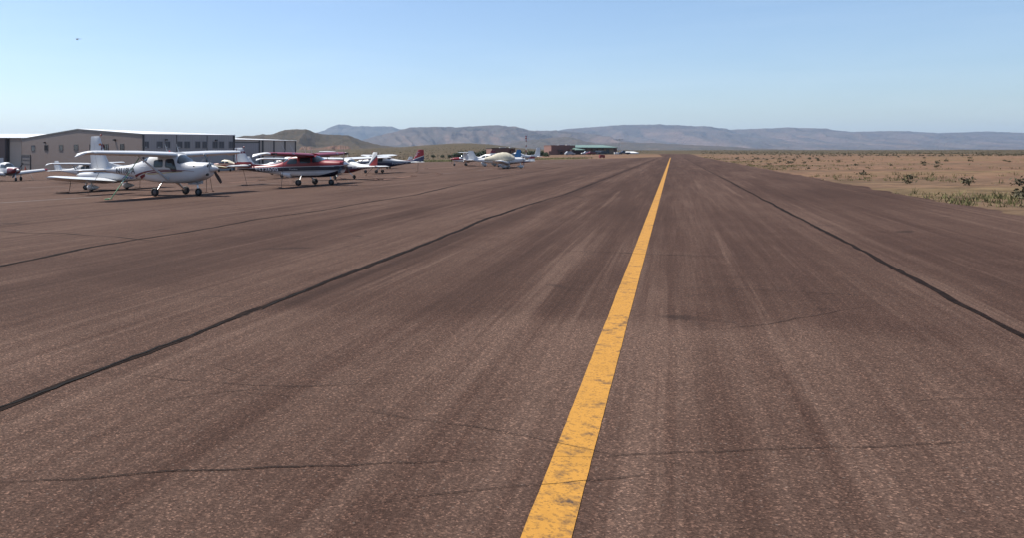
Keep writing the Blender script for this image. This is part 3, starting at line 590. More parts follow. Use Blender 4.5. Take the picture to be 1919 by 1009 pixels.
# mast
mast = empty('radio_mast', (0, 0, 0)); tag(mast, 'slender red and white banded lattice mast with red lights', 'mast')
Ym = 300.0; mb = A(986, 291, Ym); mtp = A(985.6, 256, Ym)
for i in range(7):
    z0 = mb.z + (mtp.z - mb.z) * i / 7; z1 = mb.z + (mtp.z - mb.z) * (i + 1) / 7; mm = MB(); r0 = .22 - .014 * i
    for k in range(3):
        a = k * 2.094; mm.tube([(mb.x + r0 * math.cos(a), Ym + r0 * math.sin(a), z0), (mb.x + (r0 - .014) * math.cos(a), Ym + (r0 - .014) * math.sin(a), z1)], .045, 5)
        b_ = a + 2.094; mm.tube([(mb.x + r0 * math.cos(a), Ym + r0 * math.sin(a), z0), (mb.x + r0 * math.cos(b_), Ym + r0 * math.sin(b_), z1)], .03, 4)
    mm.build('mast_section', white if i % 2 == 0 else red, mast)
MB().lathe([(0, .1), (.1, .32), (.5, .32), (.62, .1)], 8, 'z', (mb.x, Ym, mtp.z - .9)).lathe([(0, .1), (.1, .25), (.4, .25), (.5, .08)], 8, 'z', (mb.x, Ym, mtp.z - .1)).build('beacon', red, mast)
MB().tube([(mb.x, Ym, mtp.z + .4), (mb.x, Ym, mtp.z + 3.0)], .025, 5).build('antenna', greyp, mast)
def car(name, label, cat, px, py, Y, L, H, mat, heading, pickup=False):
    p = A(px, py, Y); p.z = zt((p.x, p.y)) if Y > 300 else p.z
    r = empty(name, p, heading); tag(r, label, cat, 'vehicles parked by the terminal'); W = .86
    prof = [(-L / 2, .35), (-L / 2, H * .55), (-L * .42, H * .60), (-L * .30, H * .98), (L * .12, H), (L * .26, H * .62), (L * .47, H * .52), (L / 2, H * .42), (L / 2, .35)] if not pickup else [(-L / 2, .4), (-L / 2, H * .56), (-L * .05, H * .56), (-L * .03, H * .98), (L * .16, H), (L * .27, H * .62), (L * .48, H * .56), (L / 2, H * .42), (L / 2, .4)]
    n = len(prof); V = [(x, -W + (.10 if z > H * .8 else 0), z) for x, z in prof] + [(x, W - (.10 if z > H * .8 else 0), z) for x, z in prof]
    b_ = mobj('body', V, [tuple(range(n))[::-1], tuple(range(n, 2 * n))] + [(i, (i + 1) % n, (i + 1) % n + n, i + n) for i in range(n)], mat, r); fix_normals(b_)
    x0, x1 = (-L * .28, L * .20) if not pickup else (0, L * .2)
    for sd in (-1, 1): mobj('window', [(x0, sd * (W - .02), H * .63), (x1, sd * (W - .02), H * .63), (x1 - L * .07, sd * (W - .07), H * .92), (x0 + L * .02, sd * (W - .07), H * .92)], [(0, 1, 2, 3)], dark_glass, r)
    for sx in (-.31, .31):
        for sd in (-1, 1): wheel(r, sx * L, sd * (W - .1), .33, .2, rubber, hubm)
    return r
def wheel(parent, x, y, rad, wid, tm=None, hm_=None, z=None, name='wheel'):
    z = rad if z is None else z; tm = tm or rubber; h = wid / 2
    w_ = MB().lathe([(-h * .5, rad * .55), (-h * .95, rad * .62), (-h, rad * .80), (-h * .72, rad * .95), (-h * .3, rad), (h * .3, rad), (h * .72, rad * .95), (h, rad * .80), (h * .95, rad * .62), (h * .5, rad * .55)], 20, 'y', (x, y, z), True).build(name, tm, parent, 40)
    MB().lathe([(-h * .62, rad * .05), (-h * .6, rad * .5), (-h * .5, rad * .57), (h * .5, rad * .57), (h * .6, rad * .5), (h * .62, rad * .05)], 14, 'y', (x, y, z)).build('hub', hm_ or hubm, w_, 40)
    return w_
car('suv', 'pale grey sport utility car parked before the brown terminal block', 'car', 1068, 293, 380, 4.8, 1.8, paint('car_grey', (.33, .34, .36)), .1)
car('pickup_truck', 'white car beside a dark one in front of the green roofed hall', 'car', 1099, 291, 390, 4.9, 1.6, paint('car_silver', (.55, .57, .6)), 3.1)
car('car', 'dark red car parked close behind the white car', 'car', 1107.5, 291.5, 388, 4.4, 1.5, paint('car_red', (.14, .02, .02)), 3.2)
car('car', 'dark car in the middle of the terminal car park', 'car', 1129, 290.5, 396, 4.5, 1.6, paint('car_dark', (.04, .045, .055)), 3.0)
car('pickup_truck', 'dark blue pickup truck right of the white cubes', 'truck', 1170, 290.3, 398, 5.4, 1.8, paint('car_blue', (.03, .04, .07)), 3.1, True)
for i, a in enumerate((1153, 1158, 1163.3)):
    p = A(a, 290, 398); p.z = zt((p.x, p.y)); o = MB().box(-.5, .5, -.5, .5, 0.05, 1.05).box(-.52, .52, -.52, .52, .9, 1.1).box(-.45, .45, -.4, .4, 0, .06).build('utility_box', white); o.location = p
    tag(o, ['leftmost', 'middle', 'rightmost'][i] + ' of three white cube boxes right of the terminal hall', 'utility box', 'white boxes by the terminal')
p = A(1128, 296.5, 275); p.z = gz(p.x, p.y) if p.y < 290 else zt(p)
o = MB().box(-.9, .9, -.5, .5, .15, 1.0).box(-.6, .5, -.45, .45, 1.0, 1.12).box(-.8, -.5, -.5, .5, 0, .16).box(.5, .8, -.5, .5, 0, .16).build('red_cart', paint('cart_red', (.22, .02, .02))); o.location = p; tag(o, 'low dark red ground cart at the apron edge before the terminal', 'cart')
for i, (a, top) in enumerate(((1158.5, 262), (1163, 261))):
    p = A(a, 290, 410); p.z = zt((p.x, p.y)); h = -(top - YH) / FPX * 410 - p.z; o = empty('light_pole', p); tag(o, ('left' if i == 0 else 'right') + ' of two slim light poles right of the terminal', 'light pole', 'light poles at the terminal')
    MB().tube([(0, 0, 0), (0, 0, h)], [.12, .07], 6).build('pole', greyp, o); MB().box(-1.0, 1.0, -.05, .05, h - .1, h).build('cross_arm', greyp, o)
    for k in (-.9, .9): MB().box(k - .25, k + .25, -.2, .2, h - .02, h + .14).build('lamp', trim, o)
sh = empty('shed', A(1188, 291, 420)); sh.location = (0, 0, 0); tag(sh, 'low pale grey metal shed right of the parked pickup', 'shed'); blk('wall', greyp, sh, 1177, 1196, 286, 295, 420, 8); hip('roof', 1176, 1197, 286, 283.6, 419.6, 9, 1, 1, roof_m, sh)

# ------------------------------------------------------------------ aircraft
def place(root, x, y, head, s=1.0, zs=1.0):
    f = Vector((math.cos(head), math.sin(head), 0)); f = (f - GN * f.dot(GN)).normalized(); l = GN.cross(f)
    M = Matrix((f, l, GN)).transposed().to_4x4(); M.translation = (x, y, gz(x, y)); root.matrix_world = M @ Matrix.Diagonal((s, s, s * zs, 1))
def smooth_tab(xs, ys, x):                       # monotone cubic through the stations
    xs = np.array(xs, float); ys = np.array(ys, float); h = np.diff(xs); d = np.diff(ys) / h; m = np.zeros(len(xs)); m[0], m[-1] = d[0], d[-1]
    for i in range(1, len(xs) - 1): m[i] = 0 if d[i - 1] * d[i] <= 0 else 2 * d[i - 1] * d[i] / (d[i - 1] + d[i])
    x = np.clip(x, xs[0], xs[-1]); i = np.clip(np.searchsorted(xs, x) - 1, 0, len(h) - 1); t = (x - xs[i]) / h[i]
    return (2 * t**3 - 3 * t**2 + 1) * ys[i] + (t**3 - 2 * t**2 + t) * h[i] * m[i] + (-2 * t**3 + 3 * t**2) * ys[i + 1] + (t**3 - t**2) * h[i] * m[i + 1]
class Fus:
    def __init__(s, secs):                       # (x, zbottom, ztop, zwidest, halfwidth, exponent)
        s.S = sorted(secs); s.xs = [q[0] for q in s.S]
    def P(s, x): return [float(smooth_tab(s.xs, [q[k] for q in s.S], np.array(x))) for k in range(1, 6)]
    def pt(s, x, a, off=0.0):                    # a: angle, 0 = right-hand +y, 90 = top
        zb, zt_, zm, w_, n = s.P(x); c, d = math.cos(a), math.sin(a); e = 2 / n
        return Vector((x, (w_ + off) * math.copysign(abs(c) ** e, c), zm + ((zt_ - zm + off) if d > 0 else (zm - zb + off)) * math.copysign(abs(d) ** e, d)))
    def side(s, x, z):
        zb, zt_, zm, w_, n = s.P(x); q = (z - zm) / (zt_ - zm) if z > zm else (zm - z) / (zm - zb); q = min(abs(q), .985); return w_ * (1 - q ** n) ** (1 / n)
    def loft(s, name, mat, parent, rings=60, seg=36):
        x0, x1 = s.xs[0], s.xs[-1]; X = sorted(set(list(np.linspace(x0, x1, rings)) + s.xs)); V = []; F = []
        for x in X: V += [s.pt(x, 2 * math.pi * k / seg) for k in range(seg)]
        for i in range(len(X) - 1):
            for k in range(seg): k2 = (k + 1) % seg; F.append((i * seg + k, i * seg + k2, (i + 1) * seg + k2, (i + 1) * seg + k))
        n = len(V); nx, tx = X[-1], X[0]; c = s.P(nx); V.append((nx + .05, 0, c[2])); F += [((len(X) - 1) * seg + k, (len(X) - 1) * seg + (k + 1) % seg, n) for k in range(seg)]
        F.append(tuple(range(seg))[::-1]); o = mobj(name, V, F, mat, parent); return autosmooth(o, 50)
    def patch(s, name, xb, xt, a0, mat, parent, off=.008, na=10, nb=22, sub=None):
        """glazing over the top: xb(b), xt(b) give the lower and upper edge; a0 the lowest angle"""
        V = []; F = []
        for i in range(na + 1):
            for j in range(nb + 1):
                b = -1 + 2 * j / nb; x = xb(abs(b)) + (xt(abs(b)) - xb(abs(b))) * i / na; V.append(s.pt(x, math.pi / 2 - b * (math.pi / 2 - a0), off))
        for i in range(na):
            for j in range(nb): k = i * (nb + 1) + j; F.append((k, k + 1, k + nb + 2, k + nb + 1))
        o = mobj(name, V, F, mat, parent, True); return fix_normals(o)
    def decal(s, name, V2, F2, sd, mat, parent, off=.006, cuts=0):
        bm = bmesh.new(); vs_ = [bm.verts.new((x, z, 0)) for x, z in V2]
        for f in F2:
            try: bm.faces.new([vs_[i] for i in f])
            except ValueError: pass
        if cuts: bmesh.ops.triangulate(bm, faces=bm.faces); bmesh.ops.subdivide_edges(bm, edges=bm.edges, cuts=cuts, use_grid_fill=True)
        for v in bm.verts: x, z = v.co.x, v.co.y; v.co = (x, sd * (s.side(x, z) + off), z)
        me = bpy.data.meshes.new(name); bm.to_mesh(me); bm.free(); me.materials.append(mat); o = bpy.data.objects.new(name, me); COL.objects.link(o); o.parent = parent
        if len(me.polygons) and me.polygons[0].normal.y * sd < 0: me.flip_normals()
        return o
def chaikin(P, n=2):
    for _ in range(n): P = [q for a, b in zip(P, P[1:] + P[:1]) for q in ((a[0] * .88 + b[0] * .12, a[1] * .88 + b[1] * .12), (a[0] * .12 + b[0] * .88, a[1] * .12 + b[1] * .88))]
    return P
def window_side(fus, poly, sd, parent, gm=None, fmat=None, fw=.035):
    P = chaikin(poly); n = len(P); cx = sum(p[0] for p in P) / n; cz = sum(p[1] for p in P) / n
    V2 = P + [(cx + (p[0] - cx) * .5, cz + (p[1] - cz) * .5) for p in P] + [(cx, cz)]
    F2 = [(i, (i + 1) % n, n + (i + 1) % n, n + i) for i in range(n)] + [(n + i, n + (i + 1) % n, 2 * n) for i in range(n)]
    o = fus.decal('window', V2, F2, sd, gm or glass, parent, .008)
    if fmat:
        Q = []
        for p in P:
            d = math.hypot(p[0] - cx, p[1] - cz); Q.append((p[0] + (p[0] - cx) / d * fw, p[1] + (p[1] - cz) / d * fw))
        fus.decal('window_frame', P + Q, [(i, (i + 1) % n, n + (i + 1) % n, n + i) for i in range(n)], sd, fmat, o, .012)
    return o
def stripe(fus, pts, sd, mat, parent, name='stripe', off=.005):
    xs = [p[0] for p in pts]; N = 26; V = []; F = []; o_ = np.argsort(xs); xs = [xs[i] for i in o_]; zs = [pts[i][1] for i in o_]; ws = [pts[i][2] for i in o_]
    for i, x in enumerate(np.linspace(xs[0], xs[-1], N)):
        z = float(smooth_tab(xs, zs, np.array(x))); h = float(np.interp(x, xs, ws)) / 2
        V += [(x, z + h * q) for q in (-1, -.5, 0, .5, 1)]
        if i: F += [(5 * i - 5 + q, 5 * i - 4 + q, 5 * i + 1 + q, 5 * i + q) for q in range(4)]
    return fus.decal(name, V, F, sd, mat, parent, off + .006)
_tc = {}
def text2d(s):
    if s in _tc: return _tc[s]
    cu = bpy.data.curves.new('t', 'FONT'); cu.body = s; cu.resolution_u = 3; cu.offset = 0.012; ob = bpy.data.objects.new('t', cu); COL.objects.link(ob)
    bpy.context.view_layer.update(); me = bpy.data.meshes.new_from_object(ob.evaluated_get(bpy.context.evaluated_depsgraph_get()))
    V = [(v.co.x, v.co.y) for v in me.vertices]; F = [tuple(p.vertices) for p in me.polygons]; bpy.data.objects.remove(ob); bpy.data.curves.remove(cu); bpy.data.meshes.remove(me)
    x0, x1 = min(v[0] for v in V), max(v[0] for v in V); y0, y1 = min(v[1] for v in V), max(v[1] for v in V)
    V = [((v[0] - x0) / (x1 - x0), (v[1] - y0) / (y1 - y0)) for v in V]; _tc[s] = (V, F); return _tc[s]
def lettering(fus, s, xa, xb, za, zb, sd, mat, parent, slant=0.0, rise=0.0):
    """letters between xa (tail side) and xb (nose side); reads the right way round on either side"""
    V, F = text2d(s); V2 = []
    for u, v in V: uu = u + slant * v * .06; uu = uu if sd < 0 else 1 - uu; V2.append((xa + (xb - xa) * uu, za + (zb - za) * v + rise * (uu - .5)))
    return fus.decal('registration', V2, F, sd, mat, parent, .014, 2)
AF = [(0, 0), (.012, .028), (.05, .062), (.12, .090), (.25, .110), (.40, .105), (.60, .078), (.80, .042), (1, .003)]
def section(c0, c1, tc, camber=.35):
    xs = sorted(set([c0, c1] + [a for a, _ in AF if c0 < a < c1])); th = np.interp(xs, [a for a, _ in AF], [b for _, b in AF]) * tc / .12
    up = [(x, t * (1 + camber * .5)) for x, t in zip(xs, th)]; dn = [(x, -t * (1 - camber * .5)) for x, t in zip(xs, th)]
    return up[::-1] + (dn[1:] if c0 == 0 else dn)
def surf(name, stn, c0, c1, mat, parent, vertical=False, camber=.35, sub=3, smooth=40):
    """stations: (x_le, y, z, chord, thickness ratio [, twist])"""
    S = []
    for a, b in zip(stn[:-1], stn[1:]):
        for k in range(sub): t = k / sub; S.append([p * (1 - t) + q_ * t for p, q_ in zip(a, b)])
    S.append(list(stn[-1])); V = []; F = []; m = 0
    for q_ in S:
        sec = section(c0, c1, q_[4], camber); m = len(sec); tw = q_[5] if len(q_) > 5 else 0
        for xc, t in sec:
            if vertical: V.append((q_[0] - xc * q_[3], q_[1] + t * q_[3], q_[2]))
            else: V.append((q_[0] - xc * q_[3], q_[1], q_[2] + t * q_[3] + tw * (xc - .3) * q_[3]))
    for i in range(len(S) - 1):
        for k in range(m): k2 = (k + 1) % m; F.append((i * m + k, i * m + k2, (i + 1) * m + k2, (i + 1) * m + k))
    F += [tuple(range(m)), tuple(range((len(S) - 1) * m, len(S) * m))[::-1]]
    o = mobj(name, V, F, mat, parent); return autosmooth(o, smooth)
def at_y(stn, y, k=1):
    for a, b in zip(stn[:-1], stn[1:]):
        if min(a[k], b[k]) - 1e-9 <= y <= max(a[k], b[k]) + 1e-9: t = (y - a[k]) / (b[k] - a[k]); return [p * (1 - t) + q_ * t for p, q_ in zip(a, b)]
def between(stn, a, b, k=1): return [at_y(stn, a, k)] + [s for s in stn if a + 1e-6 < s[k] < b - 1e-6] + [at_y(stn, b, k)]
def mir(stn, sd): return [[q_[0], q_[1] * sd] + list(q_[2:]) for q_ in stn]
def wings(root, stn, mat, tipmat, flap, ail, tipy, hinge=.76, flapmat=None):
    """stn runs from root to tip on one side"""
    for sd in (-1, 1):
        y0 = stn[0][1]; yt = stn[-1][1]
        wg = surf('wing', mir(between(stn, y0, tipy), sd), 0, hinge - .008, mat, root)
        surf('flap', mir(between(stn, flap[0], flap[1] - .015), sd), hinge + .004, 1, flapmat or mat, wg, sub=2); surf('aileron', mir(between(stn, ail[0] + .015, min(ail[1], tipy)), sd), hinge + .004, 1, flapmat or mat, wg, sub=2)
        surf('wing_tip', mir(between(stn, tipy + .008, yt), sd), 0, 1, tipmat, wg, sub=4)
def tailplane(root, stn, mat, hinge=.58, emat=None):
    for sd in (-1, 1): s_ = surf('stabilizer', mir(stn, sd), 0, hinge - .01, mat, root, camber=0); surf('elevator', mir(stn, sd), hinge + .01, 1, emat or mat, s_, camber=0)
def fin(root, stn, mat, rmat=None, hinge=.62, dorsal=None, dmat=None):
    f_ = surf('tail_fin', stn, 0, hinge - .008, mat, root, True, 0); r_ = surf('rudder', stn, hinge + .008, 1, rmat or mat, root, True, 0)
    if dorsal:
        n = len(dorsal); th = .035; V = [(x, -th * (.25 if i == 0 else 1), z) for i, (x, z) in enumerate(dorsal)] + [(x, th * (.25 if i == 0 else 1), z) for i, (x, z) in enumerate(dorsal)]
        d_ = mobj('dorsal_fin', V, [tuple(range(n)), tuple(range(2 * n - 1, n - 1, -1))] + [(i, i + n, (i + 1) % n + n, (i + 1) % n) for i in range(n)], dmat or mat, root); autosmooth(d_, 40)
    return f_, r_
def propeller(root, x, z, rad, n, ang, mat, smat, sr=.17, sl_=.40, tipmat=None):
    hub = MB().lathe([(x - .02, sr * .3), (x, sr * 1.0), (x + sl_ * .25, sr * .96), (x + sl_ * .55, sr * .72), (x + sl_ * .82, sr * .38), (x + sl_, .02)], 18, 'x', (0, 0, z)).build('spinner', smat, root, 50)
    for k in range(n):
        a = ang + 2 * math.pi * k / n; m = MB(); P = []
        dy, dz = math.cos(a), math.sin(a)
        for i in range(8):
            t = i / 7; r = sr * .6 + (rad - sr * .6) * t; ch = (.06 + .10 * math.sin(min(1, t * 1.25) * math.pi * .62)) * (1 if t < .9 else .72); tw = R(52 - 36 * t); th = .028 * (1 - .75 * t)
            cdir = Vector((math.sin(tw), -dz * math.cos(tw), dy * math.cos(tw))); nd = cdir.cross(Vector((0, dy, dz))); c = Vector((x + .06, dy * r, z + dz * r))
            P.append([c + cdir * ch * .5, c + nd * th, c - cdir * ch * .5, c - nd * th])
        V = [v for p in P for v in p]; F = [(i * 4 + j, i * 4 + (j + 1) % 4, (i + 1) * 4 + (j + 1) % 4, (i + 1) * 4 + j) for i in range(7) for j in range(4)] + [(0, 1, 2, 3), (28, 31, 30, 29)]
        b_ = mobj('propeller_blade', V, F, mat, root); autosmooth(b_, 40)
    return hub
def leg(root, pts, rads, mat, name='gear_leg', n=8): return MB().tube(pts, rads, n).build(name, mat, root, 40)
def pant(root, x, y, z, L, h, wd, mat):
    V = []; F = []; N, M = 12, 12
    for i in range(N + 1):
        t = i / N; r = (math.sin(math.pi * min(1, t * 1.0) ** .62)) ** .75 if 0 < t < 1 else .02
        for k in range(M): a = 2 * math.pi * k / M; V.append((x + L * (.42 - t), y + wd * r * math.cos(a), z + h * r * math.sin(a)))
    for i in range(N):
        for k in range(M): k2 = (k + 1) % M; F.append((i * M + k, i * M + k2, (i + 1) * M + k2, (i + 1) * M + k))
    F += [tuple(range(M)), tuple(range(N * M, N * M + M))[::-1]]; o = mobj('wheel_pant', V, F, mat, root); return autosmooth(o, 50)
FUS172 = [(2.47, 1.00, 1.56, 1.28, .36, 2.4), (2.36, .90, 1.575, 1.26, .44, 2.5), (2.05, .76, 1.59, 1.2, .50, 2.7), (1.5, .63, 1.61, 1.15, .53, 2.8), (1.32, .61, 1.65, 1.15, .535, 2.8), (1.0, .60, 1.83, 1.15, .54, 2.9), (.72, .59, 1.97, 1.15, .545, 3.0), (.3, .59, 2.02, 1.15, .55, 3.2), (-.5, .61, 2.00, 1.15, .54, 3.2), (-1.05, .66, 1.93, 1.15, .52, 3.0), (-1.55, .74, 1.74, 1.15, .47, 2.7), (-2.1, .84, 1.58, 1.17, .40, 2.5), (-3.3, 1.02, 1.43, 1.22, .265, 2.3), (-4.4, 1.14, 1.37, 1.25, .15, 2.2), (-5.05, 1.20, 1.34, 1.27, .06, 2.1)]
WING172 = [(.74, .30, 1.95, 1.62, .09), (.72, 2.6, 2.01, 1.60, .09, .0), (.42, 5.05, 2.07, 1.12, .09), (.36, 5.3, 2.06, 1.05, .09, -.08), (.20, 5.5, 2.03, .80, .05, -.22)]
STAB172 = [(-4.15, .05, 1.24, 1.05, .10), (-4.28, 1.55, 1.24, .80, .09), (-4.40, 1.70, 1.24, .60, .05)]
FIN172 = [(-3.95, 0, 1.34, 1.42, .09), (-4.35, 0, 2.0, 1.08, .09), (-4.72, 0, 2.92, .66, .08), (-4.80, 0, 3.0, .54, .04)]
def highwing(name, label, x, y, head, s=1.0, body=None, wingm=None, finm=None, rudm=None, stabm=None, tipm=None, reg=None, regbox=(-3.35, -1.92, 1.07, 1.36), regm=None, prop=(2, .9), struts=True, fairing=False, retract=False, cowl=None, windows='172', finh=1.0, detail=True, wing_z=0.0, slant=0.0, spin=None, fus=None):
    r = empty(name); tag(r, label, 'airplane', 'airplanes tied down on the apron'); fu = Fus(fus or FUS172)
    body = body or white; wingm = wingm or white
    fu.loft('fuselage', body, r)
    W_ = [[q_[0], q_[1], q_[2] + wing_z] + list(q_[3:]) for q_ in WING172]
    wings(r, W_, wingm, tipm or wingm, (.55, 2.9), (2.9, 5.05), 5.07)
    F_ = [[q_[0], q_[1], 1.34 + (q_[2] - 1.34) * finh] + list(q_[3:]) for q_ in FIN172]
    ZT = lambda x_: fu.P(x_)[1] - .01
    fin(r, F_, finm or white, rudm, .62, [(-2.7, ZT(-2.7)), (-3.5, ZT(-3.5) + .08), (-4.08, ZT(-4.08) + .26 * finh), (-4.25, ZT(-4.2) - .05), (-3.3, ZT(-3.3) - .06)], finm if finm else white)
    tailplane(r, STAB172, stabm or wingm)
    propeller(r, 2.53, 1.29, .95, prop[0], prop[1], propm, spin or white)
    fu.patch('windshield', lambda b: 1.38 - .38 * b ** 2.2, lambda b: .76 + .10 * b, R(26), glass, r)
    fu.patch('rear_window', lambda b: -1.75 + .35 * b, lambda b: -1.12, R(38), glass, r, na=5)
    wins = {'172': [[(-.56, 1.40), (-.58, 1.70), (-.06, 1.73), (-.04, 1.40)], [(.16, 1.38), (.16, 1.74), (.60, 1.75), (.82, 1.28), (.80, 1.18), (.56, 1.18), (.46, 1.36)]],
            '210': [[(-1.2, 1.34), (-1.02, 1.68), (-.42, 1.70), (-.40, 1.36)], [(-.2, 1.38), (-.22, 1.72), (.50, 1.76), (.58, 1.40)], [(.68, 1.40), (.62, 1.78), (.74, 1.78), (1.12, 1.52), (1.12, 1.46)]]}[windows]
    for sd in (-1, 1):
        for P_ in wins: window_side(fu, P_, sd, r, glass, blackp if windows == '172' else None)
        if reg: lettering(fu, reg, *regbox, sd, regm or blackp, r, slant)
        if struts: leg(r, [(.28, sd * .50, .78), (.30, sd * 2.55, 1.92 + wing_z)], (.075, .03), wingm, 'wing_strut')
        if detail: MB().tube([(.2, sd * .42, 2.06 + wing_z), (.02, sd * .42, 2.5 + wing_z)], [.014, .006], 5).build('antenna', white, r)
        wr = .205
        leg(r, [(-.12, sd * .36, .70), (-.06, sd * .72, .50), (0, sd * 1.02, .24)], [(.085, .035), (.06, .028), (.05, .025)], silver if not retract else white)
        if fairing: pant(r, -.03, sd * 1.1, .25, .9, .2, .13, wingm)
        wheel(r, 0, sd * 1.12, wr, .16)
    leg(r, [(1.62, 0, .72), (1.70, 0, .30)], [.045, .04], silver, 'nose_strut'); wheel(r, 1.72, 0, .185, .14)
    if fairing: pant(r, 1.72, 0, .23, .8, .18, .12, wingm)
    if detail:
        for sd in (-1, 1):
            V = [(2.485, sd * (.14 + .15 * math.cos(a)), 1.40 + .075 * math.sin(a)) for a in np.linspace(0, 2 * math.pi, 14, endpoint=False)]; V += [(2.30, v[1], v[2]) for v in V]
            o = mobj('cowl_intake', V, [tuple(range(14))] + [(i, (i + 1) % 14, (i + 1) % 14 + 14, i + 14) for i in range(14)], blackp, r); fix_normals(o)
        MB().box(1.2, 1.7, -.13, .13, .54, .66).box(1.6, 1.95, -.08, .08, .58, .72).build('exhaust_fairing', greyp, r)
        MB().lathe([(0, .05), (.06, .05), (.09, .02)], 10, 'z', (-5.0 + .35, 0, 1.34 + 1.66 * finh)).build('beacon', red, r, 40)
    place(r, x, y, head, s); return r, fu

# --- white high-wing trainer with maroon stripes
p1, f1 = highwing('light_airplane', 'white high-wing airplane lettered N118VA with maroon stripes, tied by a green strap', -7.26, 38.9, R(-30.5), reg='N118VA', prop=(2, R(-47)))
for sd in (-1, 1):
    stripe(f1, [(-1.95, .93, .11), (-1.45, 1.08, .10), (-.8, 1.20, .06), (0, 1.245, .045), (.9, 1.23, .04), (1.9, 1.18, .015)], sd, maroon, p1)
    stripe(f1, [(-1.58, .86, .14), (-1.42, .92, .16), (-1.18, 1.00, .12)], sd, maroon, p1); stripe(f1, [(-1.0, 1.09, .02), (-.6, 1.13, .06), (.2, 1.185, .05), (1.2, 1.18, .02)], sd, maroon, p1)
    stripe(f1, [(-1.35, 1.11, .02), (-.9, 1.05, .04), (-.2, 1.08, .035), (.6, 1.14, .03), (1.3, 1.16, .01)], sd, yellowd, p1)
    f1.decal('fuel_marking', [(-1.55, 1.40), (-1.1, 1.40), (-1.1, 1.425), (-1.55, 1.425)], [(0, 1, 2, 3)], sd, paint('pale_mark', (.85, .85, .85)), p1)
    # emblem on the fin: a ball of coloured bands
    cols = [paint('emblem_green', (.06, .16, .10)), yellowd, paint('emblem_orange', (.45, .12, .03)), maroon, paint('emblem_plum', (.09, .02, .05))]
    for k, m in enumerate(cols):
        a0, a1 = R(250 - 62 * k), R(250 - 62 * (k + 1)); ri = .10 if k else .04
        V = [(-4.66 + rr_ * math.cos(a) * .85, sd * .062, 2.42 + rr_ * math.sin(a)) for rr_ in (ri, .20) for a in np.linspace(a0, a1, 8)]
        o = mobj('emblem', V, [(i, i + 1, i + 9, i + 8) for i in range(7)], m, p1); fix_normals(o)
MB().lathe([(0, .05), (.07, .045), (.1, .015)], 10, 'z', (-.3, .3, 2.09)).build('beacon', paint('beacon_red', (.5, .03, .03)), p1, 40)
MB().tube([(1.9, -.53, 1.42), (1.9, -.56, 1.42)], .035, 8).build('cowl_fastener', blackp, p1); MB().tube([(2.42, -.25, 1.02), (2.52, -.25, 1.02)], .06, 10).build('landing_light', blackp, p1)

# --- red, white and navy single with three-blade propeller
F210 = [(2.62, .92, 1.50, 1.24, .34, 2.4), (2.5, .76, 1.52, 1.2, .44, 2.6), (2.1, .60, 1.545, 1.1, .50, 2.8), (1.45, .52, 1.57, 1.05, .53, 3.0), (1.25, .51, 1.61, 1.05, .54, 3.0), (.95, .50, 1.76, 1.05, .55, 3.0), (.65, .50, 1.87, 1.05, .55, 3.1), (.2, .50, 1.90, 1.05, .55, 3.2), (-.6, .52, 1.87, 1.05, .54, 3.2), (-1.1, .55, 1.76, 1.05, .52, 2.9), (-1.6, .60, 1.50, 1.05, .46, 2.6), (-2.2, .68, 1.36, 1.05, .40, 2.4), (-3.3, .82, 1.26, 1.06, .27, 2.3), (-4.4, .93, 1.19, 1.07, .15, 2.2), (-5.15, 1.0, 1.15, 1.08, .06, 2.1)]
b210 = bands('red_white_navy_scheme', [(None, NAVY), (.60, WHITE), (.86, NAVY), (.885, WHITE), (.91, NAVY), (1.155, WHITE), (1.19, RED)], .3, 2.2, -.02)
fin210 = bands('striped_fin', [(None, RED), (1.50, WHITE), (2.06, MAROON), (2.20, WHITE)], .3, 2.8); wing210 = bands('red_wing', [(None, RED), (5, RED)], -9, 9)
p2, f2 = highwing('light_airplane', 'red, white and navy high-wing airplane lettered N22650 with three-blade propeller', -.84, 50.4, R(-27), body=b210, wingm=red, tipm=white, finm=fin210, rudm=fin210, stabm=white, reg='N22650', regbox=(-3.55, -1.78, .90, 1.14), regm=paint('letter_grey', (.68, .69, .70)), prop=(3, R(90)), struts=False, windows='210', finh=.66, wing_z=-.10, slant=-1.0, spin=silver, fus=F210, retract=True)
bm_ = paint('black_boot', (.02, .02, .022)); 
for sd in (-1, 1):
    V2 = [(-5.12 + .0, 0), (-5.0, 0)]; leg(p2, [(-.9, sd * .36, .62), (-1.55, sd * .36, .74)], [.19, .13], white, 'gear_fairing', 10); lettering(f2, 'Turbo', -.95, -.35, .985, 1.05, sd, paint('letter_grey', (.4, .4, .4)), p2, -1)
    leg(p2, [(.45, sd * 3.0, 1.93), (.45, sd * 3.0, 2.03)], [(.35, .1), (.25, .06)], white, 'fuel_bay_cover', 8); MB().box(-.2, .62, sd * 4.86 - .12, sd * 4.86 + .12, 1.905, 2.03).build('tip_band', bm_, p2)
    pass
for (a, b_) in (((-1.3, 0, 1.80), (-1.9, 0, 2.75)), ((-.9, .3, 1.85), (-1.4, .3, 2.65))): MB().tube([a, b_], [.012, .005], 5).build('antenna', white, p2)
